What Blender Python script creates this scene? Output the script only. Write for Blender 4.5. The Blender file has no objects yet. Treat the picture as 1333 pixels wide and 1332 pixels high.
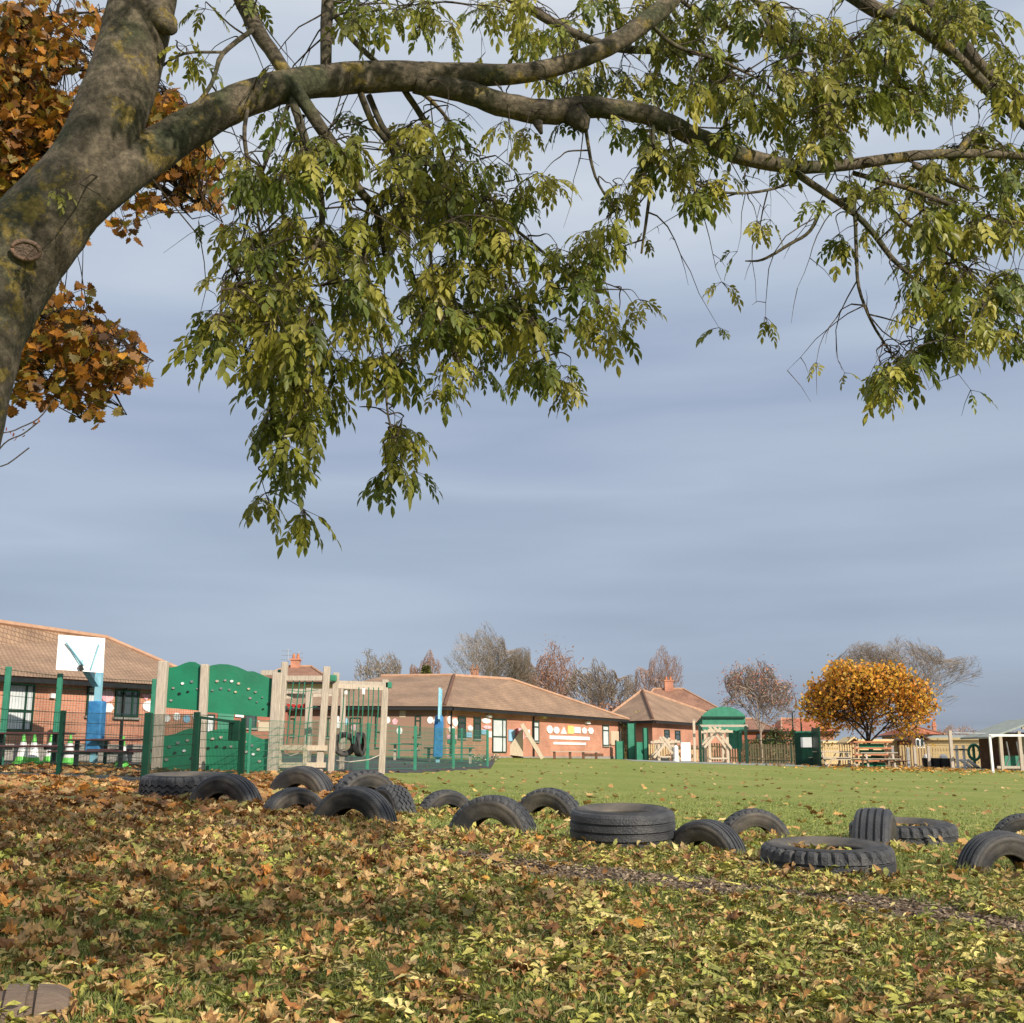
import bpy, bmesh, math, random
import numpy as np
from mathutils import Vector, Matrix
random.seed(7); rng = np.random.default_rng(7)
SC = bpy.context.scene; COL = SC.collection
R = math.radians
# ------------------------------------------------------------------ camera
F = 1500.0; PITCH = R(12.0); CZ = 1.2
cam = bpy.data.cameras.new('camera'); camo = bpy.data.objects.new('camera', cam); COL.objects.link(camo)
camo.location = (0, 0, CZ); camo.rotation_euler = (R(90) + PITCH, 0, 0)
cam.sensor_fit = 'HORIZONTAL'; cam.sensor_width = 36; cam.lens = 36 * F / 1333
cam.clip_start = .05; cam.clip_end = 3000
SC.camera = camo
# ------------------------------------------------------------------ light
SUN_AZ = math.atan2(.62, -.78)      # horizontal direction towards the sun, x right, y away from the camera
SUN_EL = R(26)
sd = Vector((.622 * math.cos(SUN_EL), -.783 * math.cos(SUN_EL), math.sin(SUN_EL)))
sun = bpy.data.lights.new('sun', 'SUN'); sun.energy = 5.0; sun.angle = R(.55); sun.color = (1, .90, .76)
suno = bpy.data.objects.new('sun', sun); COL.objects.link(suno)
suno.rotation_euler = sd.to_track_quat('Z', 'Y').to_euler()
W_ = bpy.data.worlds.new("World"); SC.world = W_; W_.use_nodes = True
def make_world():
    nt = W_.node_tree; N = nt.nodes; L = nt.links; N.clear()
    out = N.new('ShaderNodeOutputWorld')
    sky = N.new('ShaderNodeTexSky'); sky.sky_type = 'NISHITA'; sky.sun_disc = False
    sky.sun_elevation = SUN_EL; sky.sun_rotation = math.atan2(sd.x, sd.y)
    b1 = N.new('ShaderNodeBackground'); b1.inputs[1].default_value = .08; L.new(sky.outputs[0], b1.inputs[0])
    tc = N.new('ShaderNodeTexCoord'); sep = N.new('ShaderNodeSeparateXYZ'); L.new(tc.outputs['Generated'], sep.inputs[0])
    mp = N.new('ShaderNodeMapping'); mp.inputs['Scale'].default_value = (1.0, 1.0, 7.0); L.new(tc.outputs['Generated'], mp.inputs[0])
    nz = N.new('ShaderNodeTexNoise'); nz.inputs['Scale'].default_value = 1.6; nz.inputs['Detail'].default_value = 5; nz.inputs['Roughness'].default_value = .45
    L.new(mp.outputs[0], nz.inputs['Vector'])
    ma = N.new('ShaderNodeMath'); ma.operation = 'MULTIPLY_ADD'; ma.inputs[1].default_value = .52; L.new(nz.outputs[0], ma.inputs[0])
    m2 = N.new('ShaderNodeMath'); m2.operation = 'SUBTRACT'; m2.inputs[1].default_value = .26; L.new(sep.outputs[2], m2.inputs[0])
    L.new(m2.outputs[0], ma.inputs[2])
    cr = N.new('ShaderNodeValToRGB'); e = cr.color_ramp.elements
    e[0].position = 0; e[0].color = (.40, .46, .56, 1); e[1].position = 1; e[1].color = (.88, .89, .91, 1)
    for p, c in ((.06, (.29, .345, .45)), (.15, (.375, .45, .58)), (.23, (.45, .53, .66)), (.32, (.37, .445, .60)), (.43, (.50, .58, .71)), (.54, (.65, .71, .80)), (.68, (.80, .83, .88))):
        x = e.new(p); x.color = (*c, 1)
    L.new(ma.outputs[0], cr.inputs[0])
    b2 = N.new('ShaderNodeBackground'); b2.inputs[1].default_value = .93; L.new(cr.outputs[0], b2.inputs[0])
    mx = N.new('ShaderNodeMixShader'); mx.inputs[0].default_value = .90
    L.new(b1.outputs[0], mx.inputs[1]); L.new(b2.outputs[0], mx.inputs[2]); L.new(mx.outputs[0], out.inputs[0])
make_world()
SC.view_settings.view_transform = 'Standard'; SC.view_settings.look = 'None'; SC.view_settings.exposure = 0.12; SC.view_settings.gamma = 1
# ------------------------------------------------------------------ terrain maths and placement
_y = np.arange(-60, 400, .5)
_p = np.interp(_y, [-60, 0, 4.7, 9, 12, 20, 28, 40, 50, 60, 70, 80, 400], [1.3, 1.2, 1.0, .80, .76, .76, .74, .56, .38, .14, -.02, -.1, -.1])
_k = np.hanning(9); _k /= _k.sum(); _pp = np.convolve(np.pad(_p, 4, 'edge'), _k, 'valid')
def gz(x, y):
    xx = 20 * np.tanh(np.asarray(x, float) / 24) * 1.12
    h = np.interp(y, _y, _pp) + .04 * xx
    near = np.exp(-(np.asarray(y, float) / 22) ** 2)
    b = .018 * np.sin(x * 1.7 + 1) * np.sin(np.asarray(y) * 1.3) + .012 * np.sin(x * 3.9 + np.asarray(y) * 2.7)
    return CZ - h + b * near
def ray(px, py):
    a = (px - 666.5) / F; b = (666 - py) / F; c, s = math.cos(PITCH), math.sin(PITCH)
    return np.array([a, c - b * s, s + b * c])
def T(px, py, d):                    # point on a sight line at forward distance d
    r = ray(px, py); return Vector((r[0] / r[1] * d, d, CZ + r[2] / r[1] * d))
def G(px, py):                       # where a sight line meets the ground
    r = ray(px, py); r = r / r[1]; y = 2.0
    while y < 200:
        if CZ + r[2] * y < gz(r[0] * y, y): break
        y += .03
    return Vector((r[0] * y, y, float(gz(r[0] * y, y))))
def GD(px, d):                       # ground point below a sight line column at distance d
    r = ray(px, 985); x = r[0] / r[1] * d; return Vector((x, d, float(gz(x, d))))
def mpp(P): return ((P.y) * math.cos(PITCH) + (P.z - CZ) * math.sin(PITCH)) / F      # metres per photo pixel at P
def HZ(px, py, P): return T(px, py, P.y).z
# ------------------------------------------------------------------ materials
MATS = {}
def mat(name, c1, c2=None, scale=8, rough=.8, bump=0, bscale=None, metal=0, stretch=None, spec=.4, detail=5, contrast=(.35, .65), c3=None):
    m = bpy.data.materials.new(name); m.use_nodes = True; nt = m.node_tree; N = nt.nodes; L = nt.links; b = N['Principled BSDF']
    b.inputs['Roughness'].default_value = rough; b.inputs['Metallic'].default_value = metal; b.inputs['Specular IOR Level'].default_value = spec
    tc = N.new('ShaderNodeTexCoord'); mp = N.new('ShaderNodeMapping'); L.new(tc.outputs['Object'], mp.inputs[0])
    if stretch: mp.inputs['Scale'].default_value = stretch
    nz = N.new('ShaderNodeTexNoise'); nz.inputs['Scale'].default_value = scale; nz.inputs['Detail'].default_value = detail; L.new(mp.outputs[0], nz.inputs['Vector'])
    c2 = c2 or tuple(v * .7 for v in c1)
    cr = N.new('ShaderNodeValToRGB'); e = cr.color_ramp.elements; e[0].position, e[1].position = contrast
    e[0].color = (*c1, 1); e[1].color = (*c2, 1)
    if c3: x = e.new((contrast[0] + contrast[1]) / 2); x.color = (*c3, 1)
    L.new(nz.outputs[0], cr.inputs[0]); L.new(cr.outputs[0], b.inputs['Base Color'])
    if bump:
        n2 = N.new('ShaderNodeTexNoise'); n2.inputs['Scale'].default_value = bscale or scale * 4; n2.inputs['Detail'].default_value = 6; L.new(mp.outputs[0], n2.inputs['Vector'])
        bp = N.new('ShaderNodeBump'); bp.inputs['Strength'].default_value = bump; bp.inputs['Distance'].default_value = .05
        L.new(n2.outputs[0], bp.inputs['Height']); L.new(bp.outputs[0], b.inputs['Normal'])
    MATS[name] = m; return m
def leafmat(name, trans=.35, rough=.45):
    m = bpy.data.materials.new(name); m.use_nodes = True; nt = m.node_tree; N = nt.nodes; L = nt.links; b = N['Principled BSDF']
    at = N.new('ShaderNodeAttribute'); at.attribute_name = 'col'; L.new(at.outputs['Color'], b.inputs['Base Color'])
    b.inputs['Roughness'].default_value = rough; b.inputs['Specular IOR Level'].default_value = .5
    tr = N.new('ShaderNodeBsdfTranslucent'); L.new(at.outputs['Color'], tr.inputs[0])
    mx = N.new('ShaderNodeMixShader'); mx.inputs[0].default_value = trans
    L.new(b.outputs[0], mx.inputs[1]); L.new(tr.outputs[0], mx.inputs[2]); L.new(mx.outputs[0], N['Material Output'].inputs[0]); return m
def brickmat(name, c1, c2, mortar, scale=1, bw=.225, bh=.075, ms=.010, wave=False, rough=.85):
    m = bpy.data.materials.new(name); m.use_nodes = True; nt = m.node_tree; N = nt.nodes; L = nt.links; b = N['Principled BSDF']; b.inputs['Roughness'].default_value = rough
    uv = N.new('ShaderNodeUVMap'); br = N.new('ShaderNodeTexBrick'); L.new(uv.outputs[0], br.inputs['Vector'])
    br.inputs['Color1'].default_value = (*c1, 1); br.inputs['Color2'].default_value = (*c2, 1); br.inputs['Mortar'].default_value = (*mortar, 1)
    br.inputs['Scale'].default_value = scale; br.inputs['Mortar Size'].default_value = ms; br.inputs['Brick Width'].default_value = bw; br.inputs['Row Height'].default_value = bh
    nz = N.new('ShaderNodeTexNoise'); nz.inputs['Scale'].default_value = .7; nz.inputs['Detail'].default_value = 8; L.new(uv.outputs[0], nz.inputs['Vector'])
    hs = N.new('ShaderNodeHueSaturation'); L.new(br.outputs[0], hs.inputs['Color'])
    mr = N.new('ShaderNodeMapRange'); mr.inputs[1].default_value = .3; mr.inputs[2].default_value = .7; mr.inputs[3].default_value = .75; mr.inputs[4].default_value = 1.2
    L.new(nz.outputs[0], mr.inputs[0]); L.new(mr.outputs[0], hs.inputs['Value'])
    if bh > .1:
        n3 = N.new('ShaderNodeTexNoise'); n3.inputs['Scale'].default_value = 1.9; n3.inputs['Detail'].default_value = 6; n3.inputs['Roughness'].default_value = .8; L.new(uv.outputs[0], n3.inputs['Vector'])
        c3 = N.new('ShaderNodeValToRGB'); c3.color_ramp.elements[0].position = .67; c3.color_ramp.elements[1].position = .71; L.new(n3.outputs[0], c3.inputs[0])
        m3 = N.new('ShaderNodeMixRGB'); m3.inputs[2].default_value = (.55, .50, .42, 1); L.new(c3.outputs[0], m3.inputs[0]); L.new(hs.outputs[0], m3.inputs[1]); L.new(m3.outputs[0], b.inputs['Base Color'])
    else: L.new(hs.outputs[0], b.inputs['Base Color'])
    bp = N.new('ShaderNodeBump'); bp.inputs['Strength'].default_value = .6; bp.inputs['Distance'].default_value = .02; bp.invert = True
    L.new(br.outputs['Fac'], bp.inputs['Height']); L.new(bp.outputs[0], b.inputs['Normal']); return m
BRICK = brickmat('brick', (.60, .24, .145), (.50, .185, .11), (.50, .34, .25))
BRICKD = brickmat('brick_dark', (.42, .12, .075), (.34, .095, .06), (.3, .18, .13))
TILE = brickmat('roof_tile', (.36, .235, .15), (.29, .185, .12), (.19, .12, .08), bw=.17, bh=.17, ms=.018)
TILE2 = brickmat('old_roof_tile', (.36, .19, .13), (.28, .14, .09), (.15, .08, .05), bw=.2, bh=.2, ms=.02)
TILER = brickmat('red_roof_tile', (.55, .17, .09), (.47, .14, .08), (.3, .1, .06), bw=.2, bh=.25, ms=.02)
RIDGE = mat('ridge_tile_clay', (.50, .31, .20), (.40, .23, .15), 3, .85)
GREEN = mat('green_paint', (.05, .25, .16), (.035, .20, .125), 3, .45)
GREEND = mat('dark_green_metal', (.004, .045, .025), (.004, .032, .018), 3, .4)
BOARD = mat('green_board', (.003, .17, .085), (.003, .125, .062), 1.2, .4, .1)
DARKW = mat('dark_window_frame', (.01, .05, .03), (.008, .035, .02), 3, .4)
BLACK = mat('black_plastic', (.012, .012, .014), (.02, .02, .022), 4, .4)
WHITE = mat('white_paint', (.85, .85, .84), (.80, .80, .79), 3, .5)
CREAM = mat('cream_render', (.62, .50, .36), (.55, .43, .30), 2, .8)
BLUEP = mat('blue_padding', (.05, .24, .50), (.025, .15, .36), 6, .5, .3)
BLUEL = mat('pale_blue_metal', (.20, .45, .58), (.30, .55, .62), 5, .5)
TIMBER = mat('grey_timber', (.56, .48, .39), (.38, .32, .26), 6, .85, .3, stretch=(9, 9, .6), bscale=10)
TIMBERL = mat('pale_timber', (.66, .56, .43), (.5, .41, .3), 6, .85, .2, stretch=(9, 9, .6))
YELT = mat('yellow_timber_cladding', (.82, .64, .34), (.72, .55, .28), 4, .8, .3, stretch=(.5, .5, 12))
PICK = mat('picket_timber', (.66, .50, .27), (.52, .38, .19), 5, .8, .1, stretch=(6, 6, .5))
BROWNT = mat('brown_timber', (.17, .085, .05), (.11, .055, .035), 5, .8, .2)
STEEL = mat('galvanised', (.35, .36, .37), (.25, .26, .27), 6, .45, metal=.6)
CONC = mat('concrete', (.33, .31, .28), (.24, .22, .20), 3, .9, .2)
TARMAC = mat('tarmac', (.05, .05, .052), (.075, .072, .07), 8, .9, .3, 60)
MAROON = mat('maroon_mesh', (.12, .03, .035), (.05, .03, .03), 30, .6)
ROPE = mat('green_rope', (.02, .20, .12), (.03, .15, .10), 8, .8)
ROPEW = mat('pale_rope', (.45, .42, .36), (.35, .32, .27), 8, .8)
RED = mat('red_plastic', (.5, .03, .03), (.4, .02, .02), 3, .5)
LIME = mat('lime_plastic', (.16, .62, .10), (.12, .5, .08), 3, .5)
ORNG = mat('terracotta', (.55, .22, .11), (.42, .15, .07), 4, .8)
CURT = mat('window_blind', (.62, .66, .66), (.50, .54, .56), 2, .7)
LTBLUE = mat('pale_blue_paint', (.25, .50, .72), (.35, .6, .8), 3, .6)
PINK = mat('pink_paint', (.75, .33, .40), (.8, .55, .58), 6, .6)
YELP = mat('yellow_plastic', (.7, .6, .12), (.75, .68, .3), 4, .5)
GLASS = bpy.data.materials.new('window_glass'); GLASS.use_nodes = True
_b = GLASS.node_tree.nodes['Principled BSDF']; _b.inputs['Base Color'].default_value = (.05, .065, .07, 1); _b.inputs['Roughness'].default_value = .06; _b.inputs['Specular IOR Level'].default_value = .9
RUB = mat('tyre_tread_rubber', (.038, .040, .046), (.085, .084, .084), 5, .55, .35, 60, contrast=(.4, .75))
RUBS = mat('tyre_sidewall_rubber', (.028, .028, .030), (.13, .112, .09), 3.2, .66, .15, 40, contrast=(.38, .72))
RUBB = mat('dusty_brown_rubber', (.15, .105, .075), (.21, .155, .115), 5, .8, .3, 40)
HEDGE = leafmat('hedge_leaf', .2, .6)
LEAF = leafmat('ash_leaf', .38, .42)
MAPLE = leafmat('maple_leaf', .40, .55)
DEAD = leafmat('fallen_leaf', .15, .7)
def mottle(m, sc, lo, hi):
    nt = m.node_tree; N = nt.nodes; L = nt.links; at = [n for n in N if n.type == 'ATTRIBUTE'][0]; tc = N.new('ShaderNodeTexCoord')
    nz = N.new('ShaderNodeTexNoise'); nz.inputs['Scale'].default_value = sc; nz.inputs['Detail'].default_value = 5; nz.inputs['Roughness'].default_value = .7; L.new(tc.outputs['Object'], nz.inputs['Vector'])
    mr = N.new('ShaderNodeMapRange'); mr.inputs[1].default_value = .32; mr.inputs[2].default_value = .68; mr.inputs[3].default_value = lo; mr.inputs[4].default_value = hi; L.new(nz.outputs[0], mr.inputs[0])
    mx = N.new('ShaderNodeVectorMath'); mx.operation = 'SCALE'; L.new(at.outputs['Color'], mx.inputs[0]); L.new(mr.outputs[0], mx.inputs['Scale'])
    for n in N:
        if n.type == 'BSDF_PRINCIPLED': L.new(mx.outputs[0], n.inputs['Base Color'])
        if n.type == 'BSDF_TRANSLUCENT': L.new(mx.outputs[0], n.inputs[0])
    bp = N.new('ShaderNodeBump'); bp.inputs['Strength'].default_value = .7; bp.inputs['Distance'].default_value = .006; L.new(nz.outputs[0], bp.inputs['Height'])
    for n in N:
        if n.type == 'BSDF_PRINCIPLED': L.new(bp.outputs[0], n.inputs['Normal'])
mottle(DEAD, 55, .5, 1.3)
BLADE = leafmat('grass_blade', .25, .6); mottle(MAPLE, 14, .6, 1.25)
# bark with lichen
def barkmat(name, base, base2, lichen=None, green=None, sc=1.0):
    m = bpy.data.materials.new(name); m.use_nodes = True; nt = m.node_tree; N = nt.nodes; L = nt.links; b = N['Principled BSDF']; b.inputs['Roughness'].default_value = .88; b.inputs['Specular IOR Level'].default_value = .2
    tc = N.new('ShaderNodeTexCoord')
    def noise(s, d=6, r=.6):
        n = N.new('ShaderNodeTexNoise'); n.inputs['Scale'].default_value = s * sc; n.inputs['Detail'].default_value = d; n.inputs['Roughness'].default_value = r; L.new(tc.outputs['Object'], n.inputs['Vector']); return n
    def ramp(n, a, bb, ca, cb):
        r = N.new('ShaderNodeValToRGB'); r.color_ramp.elements[0].position = a; r.color_ramp.elements[1].position = bb
        r.color_ramp.elements[0].color = (*ca, 1); r.color_ramp.elements[1].color = (*cb, 1); L.new(n.outputs[0], r.inputs[0]); return r
    c = ramp(noise(9), .3, .7, base, base2).outputs[0]
    if green:
        f = ramp(noise(3.1, 8), .48, .62, (0, 0, 0), (1, 1, 1)); mx = N.new('ShaderNodeMixRGB'); L.new(f.outputs[0], mx.inputs[0]); L.new(c, mx.inputs[1]); mx.inputs[2].default_value = (*green, 1); c = mx.outputs[0]
    if lichen:
        n = noise(5.3, 9, .72); f = ramp(n, .555, .61, (0, 0, 0), (1, 1, 1)); mx = N.new('ShaderNodeMixRGB'); L.new(f.outputs[0], mx.inputs[0]); L.new(c, mx.inputs[1]); mx.inputs[2].default_value = (*lichen, 1); c = mx.outputs[0]
    f = ramp(noise(38, 4), .42, .62, (.62, .62, .62), (1.1, 1.1, 1.1)); mx = N.new('ShaderNodeMixRGB'); mx.blend_type = 'MULTIPLY'; mx.inputs[0].default_value = 1; L.new(c, mx.inputs[1]); L.new(f.outputs[0], mx.inputs[2]); c = mx.outputs[0]
    L.new(c, b.inputs['Base Color'])
    bp = N.new('ShaderNodeBump'); bp.inputs['Strength'].default_value = .9; bp.inputs['Distance'].default_value = .03
    L.new(noise(26, 10, .75).outputs[0], bp.inputs['Height']); L.new(bp.outputs[0], b.inputs['Normal']); return m
BARK = barkmat('ash_bark', (.25, .205, .145), (.08, .068, .05), lichen=(.31, .235, .075), green=(.09, .095, .055))
BARKT = barkmat('twig_bark', (.13, .10, .075), (.07, .055, .04))
BARKM = barkmat('maple_bark', (.06, .045, .035), (.03, .024, .02))
BARKG = barkmat('bare_tree_bark', (.44, .36, .29), (.30, .24, .19), sc=.3)
BARKP = barkmat('pinkish_tree_bark', (.56, .37, .29), (.42, .27, .21), sc=.3)
# ------------------------------------------------------------------ mesh builder
def wloc(o):
    v = Vector((0, 0, 0))
    while o: v = v + o.location; o = o.parent
    return v
class MB:
    def __init__(s): s.v = []; s.f = []; s.sm = False
    def box(s, a, b, rot=None, at=(0, 0, 0)):
        i = len(s.v); at = Vector(at)
        for z in (a[2], b[2]):
            for x, y in ((a[0], a[1]), (b[0], a[1]), (b[0], b[1]), (a[0], b[1])):
                p = Vector((x, y, z)); p = (rot @ p if rot else p) + at; s.v.append(tuple(p))
        s.f += [(i, i+3, i+2, i+1), (i+4, i+5, i+6, i+7), (i, i+1, i+5, i+4), (i+1, i+2, i+6, i+5), (i+2, i+3, i+7, i+6), (i+3, i, i+4, i+7)]; return s
    def tube(s, pts, rad, n=8, cap=True):
        pts = [Vector(p) for p in pts]; k = len(pts); rad = rad if hasattr(rad, '__len__') else [rad] * k
        i0 = len(s.v); ref = None
        for j in range(k):
            t = (pts[min(j+1, k-1)] - pts[max(j-1, 0)])
            if t.length < 1e-9: t = Vector((0, 0, 1))
            t.normalize()
            if ref is None: ref = t.orthogonal().normalized()
            u = (ref - t * ref.dot(t)); u = u.normalized() if u.length > 1e-6 else t.orthogonal().normalized(); ref = u; w = t.cross(u)
            for q in range(n):
                a = 2 * math.pi * q / n; s.v.append(tuple(pts[j] + (u * math.cos(a) + w * math.sin(a)) * rad[j]))
        for j in range(k - 1):
            for q in range(n):
                a = i0 + j * n + q; b = i0 + j * n + (q + 1) % n; s.f.append((a, b, b + n, a + n))
        if cap: s.f.append(tuple(i0 + q for q in reversed(range(n)))); s.f.append(tuple(i0 + (k-1) * n + q for q in range(n)))
        return s
    def bar(s, a, b, w, h=None, up=(0, 0, 1)):         # rectangular beam a..b
        a = Vector(a); b = Vector(b); h = h or w; t = (b - a); l = t.length; t.normalize(); up = Vector(up)
        if abs(t.dot(up)) > .98: up = Vector((0, 1, 0))
        x = up.cross(t).normalized(); y = t.cross(x); M = Matrix((x, y, t)).transposed()
        return s.box((-w/2, -h/2, 0), (w/2, h/2, l), M, a)
    def poly(s, pts):
        i = len(s.v); s.v += [tuple(p) for p in pts]; s.f.append(tuple(range(i, i + len(pts)))); return s
    def prism(s, pts, off):                            # extrude polygon by vector
        i = len(s.v); n = len(pts); off = Vector(off)
        s.v += [tuple(p) for p in pts] + [tuple(Vector(p) + off) for p in pts]
        s.f.append(tuple(reversed(range(i, i + n)))); s.f.append(tuple(range(i + n, i + 2*n)))
        for k in range(n): s.f.append((i + k, i + (k+1) % n, i + n + (k+1) % n, i + n + k))
        return s
    def lathe(s, prof, c=(0, 0, 0), n=16):
        i = len(s.v); c = Vector(c)
        for r, z in prof:
            for q in range(n): a = 2*math.pi*q/n; s.v.append((c.x + r*math.cos(a), c.y + r*math.sin(a), c.z + z))
        for j in range(len(prof) - 1):
            for q in range(n): s.f.append((i + j*n + q, i + j*n + (q+1) % n, i + (j+1)*n + (q+1) % n, i + (j+1)*n + q))
        s.f.append(tuple(i + q for q in reversed(range(n)))); s.f.append(tuple(i + (len(prof)-1)*n + q for q in range(n))); return s
    def build(s, name, m, parent=None, world=True, uv=False, smooth=False, bevel=0):
        off = wloc(parent) if (parent and world) else Vector((0, 0, 0))
        me = bpy.data.meshes.new(name); me.from_pydata([tuple(Vector(v) - off) for v in s.v], [], s.f); me.materials.append(m)
        if bevel or uv:
            bm = bmesh.new(); bm.from_mesh(me); bmesh.ops.recalc_face_normals(bm, faces=bm.faces)
            if bevel: bmesh.ops.bevel(bm, geom=bm.edges[:], offset=bevel, segments=1, affect='EDGES')
            bm.to_mesh(me); bm.free()
        if uv:
            ul = me.uv_layers.new(name='UVMap')
            for p in me.polygons:
                n = p.normal; h = Vector((-n.y, n.x, 0))
                h = h.normalized() if h.length > .05 else Vector((1, 0, 0)); w = n.cross(h)
                for li in p.loop_indices:
                    c = me.vertices[me.loops[li].vertex_index].co + off; ul.data[li].uv = (c.dot(h), c.dot(w))
        if smooth: me.shade_smooth()
        me.validate(); o = bpy.data.objects.new(name, me); COL.objects.link(o)
        if parent: o.parent = parent
        return o
def islands(mb, name, m, parent=None, **k):      # every loose piece of the builder becomes an object of its own
    par = list(range(len(mb.v)))
    def find(a):
        while par[a] != a: par[a] = par[par[a]]; a = par[a]
        return a
    for f in mb.f:
        for q in f[1:]: par[find(q)] = find(f[0])
    g = {}
    for f in mb.f: g.setdefault(find(f[0]), []).append(f)
    out = []
    for fs in g.values():
        x = MB(); idx = {}
        for f in fs:
            for q in f:
                if q not in idx: idx[q] = len(x.v); x.v.append(mb.v[q])
            x.f.append(tuple(idx[q] for q in f))
        out.append(x.build(name, m, parent, **k))
    return out
def tag(o, label, cat, group=None, kind=None):
    if label: o['label'] = label
    if cat: o['category'] = cat
    if group: o['group'] = group
    if kind: o['kind'] = kind
    return o
def thing(name, label, cat, loc=(0, 0, 0), rotz=0, group=None):
    o = bpy.data.objects.new(name, None); COL.objects.link(o); o.location = loc; o.rotation_euler = (0, 0, rotz); o.empty_display_size = .2
    return tag(o, label, cat, group)
def struct(o): o['kind'] = 'structure'; return o
def copy_tree(o, parent=None):
    kids = [c for c in bpy.data.objects if c.parent == o]
    c = o.copy(); COL.objects.link(c); c.parent = parent
    for k in kids: copy_tree(k, c)
    return c
# scatter a template many times into one mesh, a colour per copy
def scatter(name, tv, tf, Ms, Ps, cols, m, parent=None, smooth=False):
    tv = np.asarray(tv, np.float32); k = len(Ps); n = len(tv)
    off = np.array(wloc(parent)) if parent else np.zeros(3)
    V = np.einsum('kij,nj->kni', np.asarray(Ms, np.float32), tv) + np.asarray(Ps, np.float32)[:, None, :] - off
    me = bpy.data.meshes.new(name); lens = np.array([len(f) for f in tf]); flat = np.concatenate([np.array(f) for f in tf])
    nf = len(tf); nl = len(flat)
    me.vertices.add(k * n); me.vertices.foreach_set('co', V.reshape(-1).astype(np.float32))
    me.loops.add(k * nl); me.polygons.add(k * nf)
    me.loops.foreach_set('vertex_index', (flat[None, :] + (np.arange(k) * n)[:, None]).reshape(-1).astype(np.int32))
    st = np.concatenate([[0], np.cumsum(lens)[:-1]])
    me.polygons.foreach_set('loop_start', (st[None, :] + (np.arange(k) * nl)[:, None]).reshape(-1).astype(np.int32))
    me.polygons.foreach_set('loop_total', np.tile(lens, k).astype(np.int32))
    me.update(calc_edges=True)
    ca = me.color_attributes.new('col', 'FLOAT_COLOR', 'POINT')
    C = np.ones((k, n, 4), np.float32); C[:, :, :3] = np.asarray(cols, np.float32)[:, None, :]
    ca.data.foreach_set('color', C.reshape(-1)); me.materials.append(m)
    if smooth: me.shade_smooth()
    o = bpy.data.objects.new(name, me); COL.objects.link(o)
    if parent: o.parent = parent
    return o
def frames(dirs, ups):                # rows -> matrices with x=dir, z~up
    d = dirs / np.linalg.norm(dirs, axis=1, keepdims=True); u = ups - d * (ups * d).sum(1, keepdims=True)
    nn = np.linalg.norm(u, axis=1, keepdims=True); nn[nn < 1e-5] = 1; u = u / nn; w = np.cross(u, d)
    return np.stack([d, w, u], axis=2)
def pick(pal, n, var=.18):
    pal = np.array(pal); c = pal[rng.integers(0, len(pal), n)]
    return np.clip(c * (1 + rng.normal(0, var, (n, 1))), .004, .95)
# leaf templates (x along the leaf)
LEAFLET_V = [(0, 0, 0), (.28, .17, .05), (.6, .19, .05), (1, 0, -.06), (.6, -.19, .05), (.28, -.17, .05), (.3, 0, 0), (.62, 0, -.01)]
LEAFLET_F = [(0, 6, 1), (1, 6, 7, 2), (2, 7, 3), (0, 5, 6), (5, 4, 7, 6), (4, 3, 7)]
def maple_template():
    rim = [(0, .0), (-.12, .22), (.06, .30), (-.02, .58), (.20, .44), (.32, .60), (.44, .40), (.56, .52), (.66, .24), (.80, .22), (1.0, 0)]
    pts = [(x, y) for x, y in rim] + [(x, -y) for x, y in rim[-2:0:-1]]
    v = [(.32, 0, 0)] + [(x, y, .10 * abs(y) - .10 * max(0, x - .3) + .02) for x, y in pts]; n = len(pts)
    return v, [(0, 1 + i, 1 + (i + 1) % n) for i in range(n)]
MAPLE_V, MAPLE_F = maple_template()
def crumple(v, a, seed):
    r = np.random.default_rng(seed); v = np.array(v, float).copy(); v[:, 2] += a * np.sin(v[:, 0] * 3 + seed) + a * 1.2 * (v[:, 1] ** 2) * 3 + r.normal(0, a * .35, len(v)); return v
# ------------------------------------------------------------------ ground
def axis(segs):
    o = []
    for a, b, s in segs: o += list(np.arange(a, b, s))
    o.append(segs[-1][1]); return np.array(o)
xs = axis([(-500, -60, 40), (-60, -20, 4), (-20, -9, .8), (-9, 9, .15), (9, 20, .8), (20, 60, 4), (60, 500, 40)])
ys = axis([(-60, 0, 4), (0, 2.5, .5), (2.5, 18, .15), (18, 40, .8), (40, 100, 3), (100, 900, 60)])
def sheet(name, xs, ys, dz=0, m=None, mask=None):
    X, Y = np.meshgrid(xs, ys); Z = gz(X, Y) + dz
    V = np.stack([X, Y, Z], -1).reshape(-1, 3); nx = len(xs); f = []
    for j in range(len(ys) - 1):
        for i in range(nx - 1):
            if mask is None or mask((xs[i] + xs[i+1]) / 2, (ys[j] + ys[j+1]) / 2): a = j*nx + i; f.append((a, a+1, a+1+nx, a+nx))
    me = bpy.data.meshes.new(name); me.from_pydata(V.tolist(), [], f); me.materials.append(m); me.shade_smooth()
    o = bpy.data.objects.new(name, me); COL.objects.link(o); return struct(o)
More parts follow.
